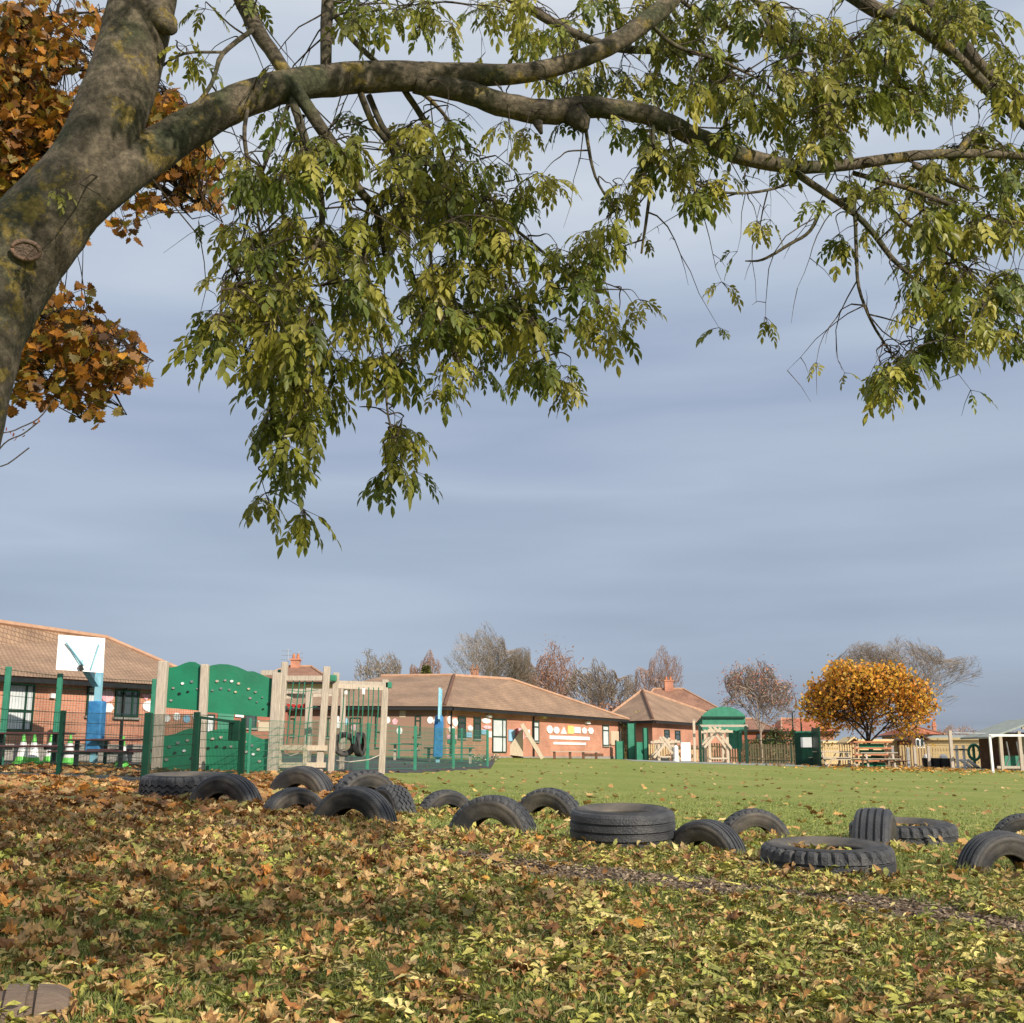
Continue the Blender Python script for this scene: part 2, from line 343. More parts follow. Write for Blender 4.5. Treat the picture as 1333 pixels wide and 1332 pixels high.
def grassmat():
    m = bpy.data.materials.new('lawn'); m.use_nodes = True; nt = m.node_tree; N = nt.nodes; L = nt.links; b = N['Principled BSDF']; b.inputs['Roughness'].default_value = .9; b.inputs['Specular IOR Level'].default_value = .15
    tc = N.new('ShaderNodeTexCoord')
    def noise(s, d=6, r=.6):
        n = N.new('ShaderNodeTexNoise'); n.inputs['Scale'].default_value = s; n.inputs['Detail'].default_value = d; n.inputs['Roughness'].default_value = r; L.new(tc.outputs['Object'], n.inputs['Vector']); return n
    def ramp(n, els):
        r = N.new('ShaderNodeValToRGB'); e = r.color_ramp.elements; e[0].position = els[0][0]; e[0].color = (*els[0][1], 1); e[1].position = els[-1][0]; e[1].color = (*els[-1][1], 1)
        for p, c in els[1:-1]: x = e.new(p); x.color = (*c, 1)
        L.new(n.outputs[0], r.inputs[0]); return r.outputs[0]
    c = ramp(noise(.30, 9, .72), [(.3, (.19, .245, .058)), (.5, (.255, .29, .080)), (.70, (.34, .325, .13))])
    f = ramp(noise(7, 8, .75), [(.35, (.70, .72, .68)), (.68, (1.25, 1.2, 1.15))])
    mx = N.new('ShaderNodeMixRGB'); mx.blend_type = 'MULTIPLY'; mx.inputs[0].default_value = 1; L.new(c, mx.inputs[1]); L.new(f, mx.inputs[2])
    f2 = ramp(noise(55, 4, .7), [(.35, (.72, .74, .7)), (.65, (1.2, 1.2, 1.15))])
    mx2 = N.new('ShaderNodeMixRGB'); mx2.blend_type = 'MULTIPLY'; mx2.inputs[0].default_value = 1; L.new(mx.outputs[0], mx2.inputs[1]); L.new(f2, mx2.inputs[2])
    L.new(mx2.outputs[0], b.inputs['Base Color'])
    bp = N.new('ShaderNodeBump'); bp.inputs['Strength'].default_value = .8; bp.inputs['Distance'].default_value = .04; L.new(noise(30, 6, .7).outputs[0], bp.inputs['Height']); L.new(bp.outputs[0], b.inputs['Normal']); return m
sheet('ground', xs, ys, 0, grassmat())
# bark path : a ragged strip in front of the tyres, and thin bare patches to the left
pa = [G(*q) for q in ((40, 1042), (180, 1066), (420, 1095), (560, 1110), (720, 1133), (880, 1150), (1060, 1170), (1200, 1190), (1380, 1215))]
pxs = np.array([p.x for p in pa]); pys = np.array([p.y for p in pa])
def path_mask(x, y, w=.40):
    c = np.interp(x, pxs, pys); k = w * (1 + .35 * math.sin(x * 2.3) + .3 * math.sin(x * 5.1 + 2)) * (1 if x > -1 else .45) * (.75 + .25 * math.sin(x * 11 + y * 7))
    return abs(y - c) < k
BARKCHIP = mat('bark_chip', (.19, .135, .09), (.09, .063, .045), 40, .95, .9, 60, c3=(.27, .19, .125))
sheet('path', np.arange(-7.5, 7.5, .06), np.arange(5.5, 16.5, .06), .006, BARKCHIP, path_mask)
# tarmac yard behind the low fence and the hard court at the far side
YG = [G(-80, 1012), G(74, 1013), G(188, 1022), G(314, 1012), G(478, 1006), G(540, 1006), G(634, 1000)]
fx = np.array([p.x for p in YG]); fy = np.array([p.y for p in YG])
sheet('playground_surface', np.arange(-30, .4, .4), np.arange(16, 57, .4), .008, TARMAC, lambda x, y: y > np.interp(x, fx, fy) - .3 and y < 56 and x < -1.0)
sheet('court_surface', np.arange(7, 60, 1.), np.arange(62, 95, 1.), .008, mat('pale_court', (.30, .31, .28), (.24, .26, .23), 1, .9), lambda x, y: y > 66 + .15 * (18 - x) * (x < 18) and y > 67)
# ------------------------------------------------------------------ buildings
class Wall:
    def __init__(s, P0, P1):                 # outward side is to the right of P0->P1 seen from above when facing the camera
        s.p0 = Vector(P0[:2]); s.p1 = Vector(P1[:2]); s.t = (s.p1 - s.p0).normalized(); s.n = Vector((s.t.y, -s.t.x)); s.L = (s.p1 - s.p0).length
        if s.n.y > 0: s.n = -s.n
    def hit(s, px, py):
        r = ray(px, py); d = Vector((r[0], r[1])); k = s.p0.dot(s.n) / d.dot(s.n); return (d * k - s.p0).dot(s.t), CZ + r[2] * k
    def pt(s, u, z, o=0): q = s.p0 + s.t * u + s.n * o; return Vector((q.x, q.y, z))
    def slab(s, mb, u0, u1, z0, z1, o0, o1):
        i = len(mb.v)
        for o in (o0, o1):
            for u, z in ((u0, z0), (u1, z0), (u1, z1), (u0, z1)): mb.v.append(tuple(s.pt(u, z, o)))
        mb.f += [(i, i+1, i+2, i+3), (i+4, i+7, i+6, i+5), (i, i+4, i+5, i+1), (i+1, i+5, i+6, i+2), (i+2, i+6, i+7, i+3), (i+3, i+7, i+4, i)]; return mb
    def rect(s, x0, x1, y0, y1):
        a = s.hit(x0, (y0+y1)/2)[0]; b = s.hit(x1, (y0+y1)/2)[0]; xm = (x0+x1)/2; return min(a, b), max(a, b), s.hit(xm, y1)[1], s.hit(xm, y0)[1]
    def window(s, x0, x1, y0, y1, parent, name='window', glass=GLASS, split=None, trans=None, frame=DARKW, fw=.065, sill=True):
        u0, u1, z0, z1 = s.rect(x0, x1, y0, y1); m = MB()
        s.slab(m, u0, u1, z1 - fw, z1, .0, .06); s.slab(m, u0, u1, z0, z0 + fw, .0, .06); s.slab(m, u0, u0 + fw, z0 + fw, z1 - fw, 0, .058); s.slab(m, u1 - fw, u1, z0 + fw, z1 - fw, 0, .058)
        for q in (split or []): uu = u0 + (u1-u0)*q; s.slab(m, uu - fw/2, uu + fw/2, z0 + fw, z1 - fw, 0, .055)
        for q in (trans or []): zz = z0 + (z1-z0)*q; s.slab(m, u0 + fw, u1 - fw, zz - fw/2, zz + fw/2, 0, .052)
        f = m.build(name, frame, parent); g = s.slab(MB(), u0 + .03, u1 - .03, z0 + .03, z1 - .03, .004, .022); g.build('pane', glass, f)
        if sill and name == 'window': s.slab(MB(), u0 - .05, u1 + .05, z0 - .07, z0 - .003, 0, .12).build('sill', CONC, f)
        return f
    def plate(s, x0, x1, y0, y1, parent, name, m, kind='rect', o=.03, lab=None):
        u0, u1, z0, z1 = s.rect(x0, x1, y0, y1); cu, cz, a, b = (u0+u1)/2, (z0+z1)/2, (u1-u0)/2, (z1-z0)/2
        if kind == 'rect': q = [(-1, -1), (1, -1), (1, 1), (-1, 1)]
        elif kind == 'tri': q = [(-1, -1), (1, -1), (0, 1)]
        elif kind == 'tridown': q = [(0, -1), (1, 1), (-1, 1)]
        elif kind == 'pent': q = [(math.sin(k*2*math.pi/5), math.cos(k*2*math.pi/5)) for k in range(5)]
        elif kind == 'hex': q = [(math.cos(k*math.pi/3), math.sin(k*math.pi/3)) for k in range(6)]
        else: q = [(math.cos(k*math.pi/10), math.sin(k*math.pi/10)) for k in range(20)]
        x = MB().prism([s.pt(cu + i*a, cz + j*b, .003) for i, j in q], (s.n.x*o, s.n.y*o, 0)).build(name, m, parent)
        if lab: x['label'] = lab
        return x
def block_walls(fp, z0, z1, parent, m=BRICK, name='wall'):
    mb = MB(); n = len(fp)
    mb.prism([Vector((p[0], p[1], z0)) for p in fp], (0, 0, z1 - z0)); return mb.build(name, m, parent, uv=True)
def grow(fp, o):
    c = sum((Vector(p[:2]) for p in fp), Vector((0, 0))) / len(fp); out = []
    n = len(fp)
    for i in range(n):
        a, b, d = Vector(fp[i-1][:2]), Vector(fp[i][:2]), Vector(fp[(i+1) % n][:2])
        def nrm(p, q): t = (q-p).normalized(); k = Vector((t.y, -t.x)); return k if k.dot((p+q)/2 - c) > 0 else -k
        n1, n2 = nrm(a, b), nrm(b, d); k = (n1 + n2); k = k / max(.3, k.dot(n1)); out.append(b + k * o)
    return out
def hip_roof(fp, ze, ridge, faces, parent, m=TILE, over=.45, ridgelines=(), fascia=BLACK, cap=None):
    e = [Vector((p.x, p.y, ze)) for p in grow(fp, over)]; V = e + [Vector(r) for r in ridge]
    mb = MB(); mb.v = [tuple(v) for v in V]; mb.f = [tuple(f) for f in faces]; mb.f.append(tuple(reversed(range(len(fp)))))
    r = mb.build('roof', m, parent, uv=True)
    g = MB()
    for i in range(len(e)): a, b = e[i], e[(i+1) % len(e)]; g.bar(a + Vector((0, 0, -.12)), b + Vector((0, 0, -.12)), .22, .13)
    g.build('gutter', fascia, r)
    if ridgelines:
        g = MB()
        for a, b in ridgelines: g.tube([V[a] + Vector((0, 0, .03)), V[b] + Vector((0, 0, .03))], .10, 6)
        g.build('ridge_tiles', cap or RIDGE, r)
    return r
def roof_spots(): pass
# --- building A (left, behind the basketball hoop)
A0 = Vector((-19.8, 29.6)); A1 = Vector((-11.2, 42.2)); Ab = Vector((-.826, .564)) * 9.2
fpA = [A0, A1, A1 + Ab, A0 + Ab]
zgA = 1.0
SA = thing('school_building', 'low brick school building with brown tiled roof behind the basketball hoop at left', 'building', (A1.x, A1.y, zgA))
block_walls(fpA, zgA - .3, 3.62, SA)
RA0 = T(-190, 790, 33.5); RA1 = T(138, 831, 44.0); RA0.z = RA1.z
hip_roof(fpA, 3.62, [RA0, RA1], [(0, 1, 5, 4), (1, 2, 5), (2, 3, 4, 5), (3, 0, 4)], SA, ridgelines=((4, 5), (1, 5)))
WA = Wall(A0, A1)
WA.window(8, 43, 890, 952, SA, 'door', CURT, split=[.68], trans=[.42])
WA.window(112, 124, 893, 932, SA, glass=CURT, trans=[.75]); WA.window(149, 180, 898, 934, SA, split=[.72], trans=[.78])
WA.plate(131, 148, 897, 914, SA, 'mural', PINK, 'disc', lab='round pink and white mural'); WA.plate(132, 148, 915, 928, SA, 'mural', WHITE, 'hex')
WA.plate(183, 196, 904, 912, SA, 'mural', PINK, 'tridown'); WA.plate(195, 206, 903, 911, SA, 'mural', WHITE, 'tridown')
WA.plate(185, 206, 912, 927, SA, 'mural', WHITE, 'disc'); WA.plate(199, 207, 927, 941, SA, 'mural', LTBLUE, 'rect')
for x0, mm in ((212, WHITE), (225, WHITE), (238, LTBLUE), (250, WHITE)): WA.plate(x0, x0 + 9, 928 + (x0 % 5), 938 + (x0 % 5), SA, 'mural', mm, 'disc')
WA.plate(147, 156, 889, 892, SA, 'wall_light', YELP, o=.12); WA.plate(64, 70, 903, 909, SA, 'alarm_box', WHITE, o=.12)
u0, u1, z0, z1 = WA.rect(-60, 260, 955, 985); WA.slab(MB(), 0, WA.L, .8, 1.38, 0, .05).build('plinth', CONC, SA)
# --- building B (main, middle)
C0 = T(581, 985, 58); E1 = T(808, 985, 78)
L0 = Vector((-12.2, 57.2)); fpB = [L0, C0.xy, E1.xy, Vector((-1.5, 84.5)), Vector((-14.5, 67))]
SB = thing('school_building', 'long brick school building with hipped tile roof and white shapes on its wall', 'building', (C0.x, C0.y, 1.0))
block_walls(fpB, .6, 3.5, SB)
zr = 5.62
def atz(px, py, z): r = ray(px, py); k = (z - CZ) / r[2]; return Vector((r[0]*k, r[1]*k, z))
RB = [atz(496, 881, zr), atz(590, 880, zr), atz(665, 885, zr)]
hip_roof(fpB, 3.62, RB, [(0, 1, 6, 5), (1, 2, 7), (1, 7, 6), (2, 3, 7), (3, 4, 6, 7), (4, 5, 6), (4, 0, 5)], SB, ridgelines=((5, 6), (6, 7), (7, 2)))
g = MB().tube([RB[1] + Vector((.05, -.05, .04)), Vector((C0.x - .1, C0.y - .35, 3.68))], .09, 6); g.build('hip_tiles', BROWNT, SB)  # hip caps coloured dark for the shadow line along them
WB1 = Wall(L0, C0); WB2 = Wall(C0, E1)
w = WB1.slab(MB(), .3, WB1.L - .05, .8, 3.45, .003, .03).build('painted_shade_wall', BRICKD, SB)  # darker brick slab: shade under the overhang put into the wall colour
WB1.window(488, 499, 932, 975, SB, 'door', CURT, trans=[.5]); WB1.window(540, 548, 932, 958, SB, trans=[.75]); WB1.window(372, 384, 935, 958, SB)
WB1.window(420, 434, 934, 960, SB, split=[.5]); WB1.window(455, 470, 934, 960, SB, trans=[.7])
for i, (x, y, k, mm) in enumerate(((514, 940, 'pent', PINK), (520, 952, 'disc', WHITE), (450, 940, 'disc', LTBLUE), (461, 948, 'disc', PINK), (442, 944, 'rect', WHITE), (438, 936, 'disc', WHITE), (560, 938, 'disc', WHITE), (524, 930, 'rect', CREAM), (568, 940, 'disc', WHITE), (504, 938, 'disc', WHITE))): WB1.plate(x-4, x+4, y-5, y+4, SB, 'mural', mm, k, o=.05)
WB2.window(595.5, 605.5, 933, 961, SB, trans=[.72]); WB2.window(616, 625, 934, 962, SB, trans=[.72])
WB2.window(640.5, 658.5, 936, 980, SB, 'door', CURT, split=[.72], trans=[.47]); WB2.window(692.5, 701, 939, 965.5, SB, trans=[.72], glass=CURT)
WB2.window(784, 792, 944.5, 971, SB, trans=[.75], glass=CURT)
for x0, x1, y0, y1, k, mm in ((581.5, 588, 932, 943, 'disc', WHITE), (588.5, 595, 935, 946, 'disc', WHITE), (583, 592, 945, 955, 'hex', WHITE), (581, 594, 956, 962, 'rect', PINK), (582, 593, 963, 968, 'rect', GREEN), (608, 615, 944, 953, 'pent', WHITE), (606.5, 613.5, 953.5, 960, 'rect', LTBLUE), (626.5, 638, 935, 942, 'disc', WHITE), (628, 639, 944.5, 949, 'disc', PINK), (626, 632, 950, 956, 'rect', LTBLUE), (633, 639, 952, 960, 'rect', WHITE), (661.5, 669.5, 950, 965, 'rect', LTBLUE), (672.5, 681, 948, 962, 'rect', PINK), (684, 689, 950, 960, 'rect', WHITE)): WB2.plate(x0, x1, y0, y1, SB, 'mural', mm, k, o=.05)
for i, (x0, k, mm) in enumerate(((711.2, 'disc', WHITE), (720, 'disc', WHITE), (729.5, 'tri', WHITE), (738.5, 'rect', YELP), (747, 'rect', WHITE), (756.3, 'pent', WHITE), (764.8, 'hex', WHITE))):
    WB2.plate(x0, x0 + (7.4 if i != 4 else 7.8), 944.5 + (0 if i in (0, 3) else 1.6) + i*.12, 955 + i*.15 - (1.2 if i == 4 else 0), SB, 'wall_sign_shape', mm, k, o=.05)
WB2.plate(715, 767, 958.5, 963, SB, 'wall_sign_strip', WHITE, o=.04); WB2.plate(720, 762, 966.5, 969.6, SB, 'wall_sign_strip', WHITE, o=.04)
WB2.plate(794, 807, 952, 970, SB, 'notice_board', CREAM, o=.08)
for x in (632, 761): WB2.plate(x, x+4, 931 + (x-632)*.065, 934 + (x-632)*.065, SB, 'wall_light', WHITE, o=.2)
WB2.plate(703, 708, 932.6, 935.4, SB, 'wall_light', YELP, o=.2)
WB2.plate(760, 785, 981, 985.5, SB, 'air_vent', BROWNT, o=.02)
WB2.slab(MB(), 0, WB2.L, .7, 1.2, 0, .04).build('plinth', CONC, SB)
for W__, us, par in ((WB2, (.3, 9.5, 22.2), SB), (WB1, (4.0,), SB), (WA, (3.2, 11.8), SA)):
    for u in us: a = W__.pt(u, 1.2, .09); b_ = W__.pt(u, 3.4, .09); MB().tube([a, b_, W__.pt(u, 3.52, .4)], .045, 6).build('downpipe', BLACK, par)
# --- building C
CC = T(850, 985, 80); CE = T(965, 985, 97); CL = T(790, 985, 84)
fpC = [CL.xy, CC.xy, CE.xy, Vector((8.5, 101))]
SCc = thing('school_building', 'smaller brick school block with pyramid roof left of the green canopy', 'building', (CC.x, CC.y, 1.2))
block_walls(fpC, .3, 3.5, SCc); ap = T(836, 899, 89)
hip_roof(fpC, 3.6, [ap], [(0, 1, 4), (1, 2, 4), (2, 3, 4), (3, 0, 4)], SCc, ridgelines=((4, 2), (4, 0)))
MB().tube([ap, Vector((CC.x, CC.y - .4, 3.68))], .13, 6).build('hip_tiles', BROWNT, SCc)  # dark brown here paints in the shadow of the hip caps
WC = Wall(CC, CE)
WC.window(864.5, 871, 950, 964, SCc, trans=[.6]); WC.window(878.5, 885, 951, 964, SCc, trans=[.6])
a = T(222, 985, 52); b_ = T(372, 985, 55); o = thing('school_building', 'low brick link block seen between the climbing wall boards', 'building', (a.x, a.y, 1.1)); ze = T(300, 922, 53).z
fp = [a.xy, b_.xy, b_.xy + Vector((-.5, 4)), a.xy + Vector((-.5, 4))]; block_walls(fp, .7, ze, o, BRICKD); MB().prism([Vector((p.x, p.y, ze)) for p in grow(fp, .25)], (0, 0, .16)).build('flat_roof', BLACK, o); wk = Wall(a, b_)
wk.window(318, 334, 930, 948, o); wk.plate(283, 304, 926, 950, o, 'green_panel', GREEN); wk.plate(306, 317, 928, 934, o, 'notice', WHITE); wk.window(268, 279, 930, 960, o, 'door', CURT); wk.plate(336, 350, 940, 952, o, 'notice', CREAM)
# distant houses
def house(name, label, pl, pr, d, py_eave, py_ridge, wallm, roofm, chim=None, rl=.3, rr=.7, depth=8, skew=0, floor=None):
    a = T(pl, py_eave, d); b = T(pr, py_eave, d + skew); t = (b.xy - a.xy).normalized(); back = Vector((-t.y, t.x)); back = back if back.y > 0 else -back
    base = min(gz(a.x, a.y), gz(b.x, b.y)) - .3; ze = a.z; fp = [a.xy, b.xy, b.xy + back*depth, a.xy + back*depth]
    o = thing(name, label, 'house', (a.x, a.y, base)); block_walls(fp, base, ze, o, wallm)
    mid = back * depth/2; zr = T(pl, py_ridge, d + depth/2).z
    r0 = a.xy + (b.xy-a.xy)*rl + mid; r1 = a.xy + (b.xy-a.xy)*rr + mid
    r = hip_roof(fp, ze, [Vector((r0.x, r0.y, zr)), Vector((r1.x, r1.y, zr))], [(0, 1, 5, 4), (1, 2, 5), (2, 3, 4, 5), (3, 0, 4)], o, roofm, ridgelines=((4, 5), (1, 5), (0, 4)))
    if chim is not None:
        for cx, w, top in chim:
            P = T(cx, top, d + depth/2); c = MB(); hw = w * mpp(P) / 2; c.box((P.x-hw, P.y-hw, zr-1), (P.x+hw, P.y+hw, P.z)); c.box((P.x-hw-.08, P.y-hw-.08, P.z), (P.x+hw+.08, P.y+hw+.08, P.z+.12)); cc = c.build('chimney', BRICK, r, uv=True)
            pm = MB()
            for s in (-.5, .5): pm.lathe([(.13, 0), (.10, .4)], (P.x + s*hw, P.y, P.z + .12), 8)
            islands(pm, 'chimney_pot', ORNG, cc)
    return o, Wall(fp[0], fp[1])
h1, wh1 = house('house', 'cream house with orange chimney behind the timber climbing frame', 334, 428, 88, 888, 868, CREAM, TILE2, [(385, 11, 860)], .28, .62)
wh1.window(375, 389, 900, 910, h1); wh1.window(405, 415, 900, 910, h1)
am = MB()
for px_, top in ((375, 845), (389, 848)):
    P = T(px_, top, 92); Q = T(px_, 862, 92); am.tube([Q, P], .025, 5)
    for k in range(3): am.tube([P + Vector((-.5, 0, -.15 - .35*k)), P + Vector((.35, .0, -.15 - .35*k))], .02, 4)
am.build('roof_aerial', STEEL, h1)
h2, wh2 = house('house', 'brick house with steep brown roof behind the small pyramid-roofed school block', 838, 934, 125, 925, 897, BRICKD, TILE2, [(870, 11, 887)], .2, .62)
h3, wh3 = house('house', 'distant brick house whose chimney peeps over the main school roof', 598, 668, 110, 900, 886, BRICK, TILE2, [(618, 11, 872)])
h4, wh4 = house('house', 'red roofed bungalow between the green screen and the orange tree', 1022, 1085, 115, 952, 936, BRICK, TILER, None, .12, .8)
h5, wh5 = house('house', 'brown roofed house seen to the right of the orange tree', 1180, 1222, 120, 956, 946, BRICK, TILER, [(1216, 4, 946)], .3, .7)
h6, wh6 = house('house', 'low brick house end behind the tree beside the green canopy', 962, 1004, 118, 950, 936, BRICKD, TILE2, None, .3, .7)
wh6.window(985, 992, 955, 966, h6)
# ------------------------------------------------------------------ trees
def bare_tree(name, label, px, pyb, d, pyt, wpx, barkm, seed, levels=5, kids=4, spread=.62, trunk=.22, cx=0, leaves=None, rad=1.0, group='bare trees beyond the buildings', lean=0, twig=.034, cat='tree'):
    rnd = random.Random(seed); P0 = GD(px, d); top = T(px, pyt, d).z; H = top - P0.z; Wd = wpx * mpp(T(px, pyt, d))
    segs = []
    def rec(p, dr, ln, r, lv):
        n = 3 if lv < 4 else 2; pts = [p]; rr = [r]
        for k in range(n):
            dr = (dr + Vector((rnd.gauss(0, .11), rnd.gauss(0, .11), rnd.gauss(.03, .06)))).normalized(); p = p + dr * ln / n; pts.append(p); rr.append(r * (1 - .38 * (k+1)/n))
        segs.append((lv, pts, rr))
        if lv >= levels: return
        for k in range(kids if lv else kids + 2):
            a = 2*math.pi*(k + rnd.random()*.6)/kids; u = dr.orthogonal().normalized(); v = dr.cross(u)
            sp = spread * (.6 + .7*rnd.random()); nd = (dr*math.cos(sp) + (u*math.cos(a) + v*math.sin(a))*math.sin(sp)).normalized()
            q = pts[-1] if k < 2 else pts[-1 - rnd.randint(0, 2 if lv else 1)]
            rec(q, nd, ln*(.66 + .2*rnd.random()) * (1.25 if lv == 0 else 1), rr[-1]*.66, lv+1)
    rec(Vector((0, 0, 0)), Vector((lean, 0, 1)).normalized(), 1.0*trunk/.22, .085, 0)
    zmax = float(np.percentile([q.z for s in segs for q in s[1]], 95)); xsv = [q.x for s in segs for q in s[1]]; ysv = [q.y for s in segs for q in s[1]]
    x0, x1 = np.percentile(xsv, 4), np.percentile(xsv, 96); sx = Wd/(x1-x0); sz = H/zmax; xm = (x0+x1)/2*0
    cz_, rz_, rx_ = P0.z + H*.54, H*.45, Wd*.52
    def dome(v):
        a, b, c = (v.x - P0.x)/rx_, (v.y - P0.y)/rx_, (v.z - cz_)/rz_; q = math.sqrt(a*a + b*b + c*c); az_ = math.atan2(c, a); q /= (1 + .13*math.sin(az_*3 + seed) + .10*math.sin(az_*7 + seed*2) + .07*math.sin(az_*13 + seed*3))
        if q > .8 and c > -.6: k = (.74 + .42*math.tanh((q - .74)/.42))/q; return Vector((P0.x + a*k*rx_, P0.y + b*k*rx_, cz_ + c*k*rz_))
        return v
    tips = []; tr = MB(); cr = MB()
    for lv, pts, rr in segs:
        q = [dome(Vector((P0.x + v.x*sx, P0.y + v.y*sx, P0.z + v.z*sz))) for v in pts]
        r = [max(x*min(sx, sz)*rad, twig*.6) for x in rr]
        if lv <= 1: (tr if lv == 0 else cr).tube(q, r, 7 if lv == 0 else 5, cap=False)
        else: cr.tube(q, r, 3, cap=False)
        if lv >= levels - 1: tips += q[1:]
    o = thing(name, label, cat, P0, group=group)
    tr.build('trunk', barkm, o, smooth=True); cr.build('branches', barkm, o)
    if leaves:
        n, size, pal, tv, tf, mm = leaves; tip = np.array([tuple(t) for t in tips]); idx = rng.integers(0, len(tip), n)
        ps = tip[idx] + rng.normal(0, .26 * size / .14, (n, 3)); dr = rng.normal(0, 1, (n, 3)); dr[:, 2] -= .5
        M = frames(dr, rng.normal(0, 1, (n, 3)) + [0, 0, .5]) * (size * rng.uniform(.7, 1.3, (n, 1, 1)))
        scatter('foliage', tv, tf, M, ps, pick(pal, n), mm, o)
    return o
BT = 'bare trees beyond the buildings'
bare_tree('bare_tree', 'grey bare rounded tree behind the left end of the main school roof', 489, 985, 120, 851, 88, BARKG, 3, kids=3, levels=6, spread=.5)
bare_tree('bare_tree', 'small pale bare tree standing behind the conifer tip above the roof', 553, 985, 125, 856, 44, BARKP, 5)
bare_tree('bare_tree', 'tall broad bare tree rising over the centre of the main school roof', 634, 985, 105, 824, 108, BARKG, 8, kids=4, levels=6, spread=.48, twig=.015)
BRN = [(.42, .17, .08), (.5, .24, .12), (.36, .15, .08)]
bare_tree('autumn_tree', 'thin tree with russet leaves above the descending school roof', 716, 985, 108, 850, 76, BARKP, 11, leaves=(900, .26, BRN, LEAFLET_V, LEAFLET_F, MAPLE), group=None)
bare_tree('bare_tree', 'upright brushy bare tree in front of the russet hedge over the roof slope', 787, 985, 100, 868, 88, BARKG, 14, spread=.42)
bare_tree('bare_tree', 'faint bare tree behind the chimney of the steep roofed brick house', 864, 985, 140, 852, 66, BARKP, 17, levels=5, twig=.028)
bare_tree('autumn_tree', 'bare crowned tree with traces of pink leaves beside the green canopy', 991, 985, 96, 867, 88, BARKG, 21, trunk=.34, leaves=(1500, .20, [(.62, .30, .22), (.6, .24, .17), (.62, .36, .24)], LEAFLET_V, LEAFLET_F, MAPLE), group=None, rad=1.15)
bare_tree('autumn_tree', 'orange and golden leaved tree over the picnic tables', 1140, 1000, 72, 868, 134, BARKM, 25, trunk=.15, spread=.68, rad=.6, leaves=(11500, .15, [(.85, .40, .04), (.88, .48, .05), (.82, .30, .04), (.75, .38, .05), (.5, .34, .06)], MAPLE_V, MAPLE_F, MAPLE), group=None)
bare_tree('bare_tree', 'large spreading bare tree behind the orange tree', 1192, 985, 96, 838, 176, BARKG, 33, kids=4, levels=6, spread=.42, trunk=.2, rad=.9, twig=.015)
for i, (px, t, w_, d) in enumerate(((1262, 944, 60, 150), (1232, 950, 30, 160), (1310, 950, 50, 150))):
    bare_tree('bare_tree', ['low pinkish far tree above the long yellow shed', 'tiny far tree just right of the brown roofed house', 'low far tree behind the dark gabled shelter'][i], px, 985, d, t, w_, BARKP, 40+i, levels=4, twig=.03)
def hedge(name, label, boxes, pal, n, size, cat='hedge', mm=HEDGE, core=True):
    P = boxes[0][0]; o = thing(name, label, cat, P); ps = []
    st = MB()
    for c, rx, ry, rz in boxes:
        k = int(n/len(boxes)); v = rng.normal(0, 1, (k, 3)); v /= np.linalg.norm(v, axis=1, keepdims=True); v *= rng.uniform(.55, 1, (k, 1)) ** .6
        ps.append(v*[rx, ry, rz] + [c.x, c.y, c.z + rz*.9])
        for q in range(9): a = rng.uniform(0, 6.28); st.tube([Vector((c.x, c.y, c.z - .1)), Vector((c.x + rx*.7*math.cos(a), c.y + ry*.7*math.sin(a), c.z + rz*1.3))], .025, 3)
    ps = np.concatenate(ps); k = len(ps)
    M = frames(rng.normal(0, 1, (k, 3)), rng.normal(0, 1, (k, 3)) + [0, 0, .6])*(size*rng.uniform(.7, 1.4, (k, 1, 1)))
    st.build('stems', BARKG, o); scatter('foliage', LEAFLET_V, LEAFLET_F, M, ps, pick(pal, k, .3), mm, o); return o
GRN = [(.05, .10, .025), (.07, .13, .03), (.035, .075, .02)]
b = GD(780, 98)
hedge('hedge', 'russet brown hedge top showing over the slope of the main school roof', [(GD(p, 98) + Vector((0, 0, 0)), 2.6, 1.5, 2.5) for p in (742, 768, 792, 812)], [(.34, .17, .10), (.28, .15, .09), (.4, .22, .13)], 5200, .22)
def conifer(label, px, d, top, wpx):
    P = GD(px, d); H = T(px, top, d).z - P.z; o = thing('conifer', label, 'tree', P); MB().tube([P, P + Vector((0, 0, H))], [.15, .02], 6).build('trunk', BARKM, o)
    n = 1800; h = rng.uniform(.25, 1, n); a = rng.uniform(0, 6.28, n); w_ = wpx*mpp(P)*.9*(1.02-h); r = w_*rng.uniform(.3, 1, n)
    ps = np.stack([P.x + r*np.cos(a), P.y + r*np.sin(a), P.z + H*h - r*.15], 1); dr = np.stack([np.cos(a), np.sin(a), -.2 + 0*a], 1)
    scatter('foliage', LEAFLET_V, LEAFLET_F, frames(dr, rng.normal(0, 1, (n, 3)) + [0, 0, 1])*.45, ps, pick([(.13, .14, .04), (.18, .17, .05)], n, .2), HEDGE, o)
conifer('small yellowish conifer tip above the school roof', 553, 112, 866, 30)
hedge('hedge', 'green hedge and shrubs behind the picket fence beside the green screen', [(GD(p, 100), 1.9, 1.2, s) for p, s in ((1000, 1.2), (1020, 1.6), (1032, 1.3), (985, 1.1))], [(.06, .12, .03), (.09, .14, .04), (.20, .12, .05)], 3400, .22)
hedge('bush', 'golden brown bush at the corner of the main school beside green panels', [(GD(811, 82), .6, .5, 1.6), (GD(815, 83), .5, .5, 1.5)], [(.30, .24, .08), (.2, .2, .06)], 1100, .18, 'bush')
hedge('bush', 'yellow flowering bush between the two tall green panels', [(GD(833, 83), .75, .5, 1.75)], [(.36, .36, .06), (.25, .25, .07), (.45, .42, .06)], 900, .18, 'bush')
hedge('bush', 'green bush right of the tall green panels', [(GD(846, 84), .5, .5, 1.7)], [(.22, .25, .08), (.3, .3, .1)], 500, .18, 'bush')
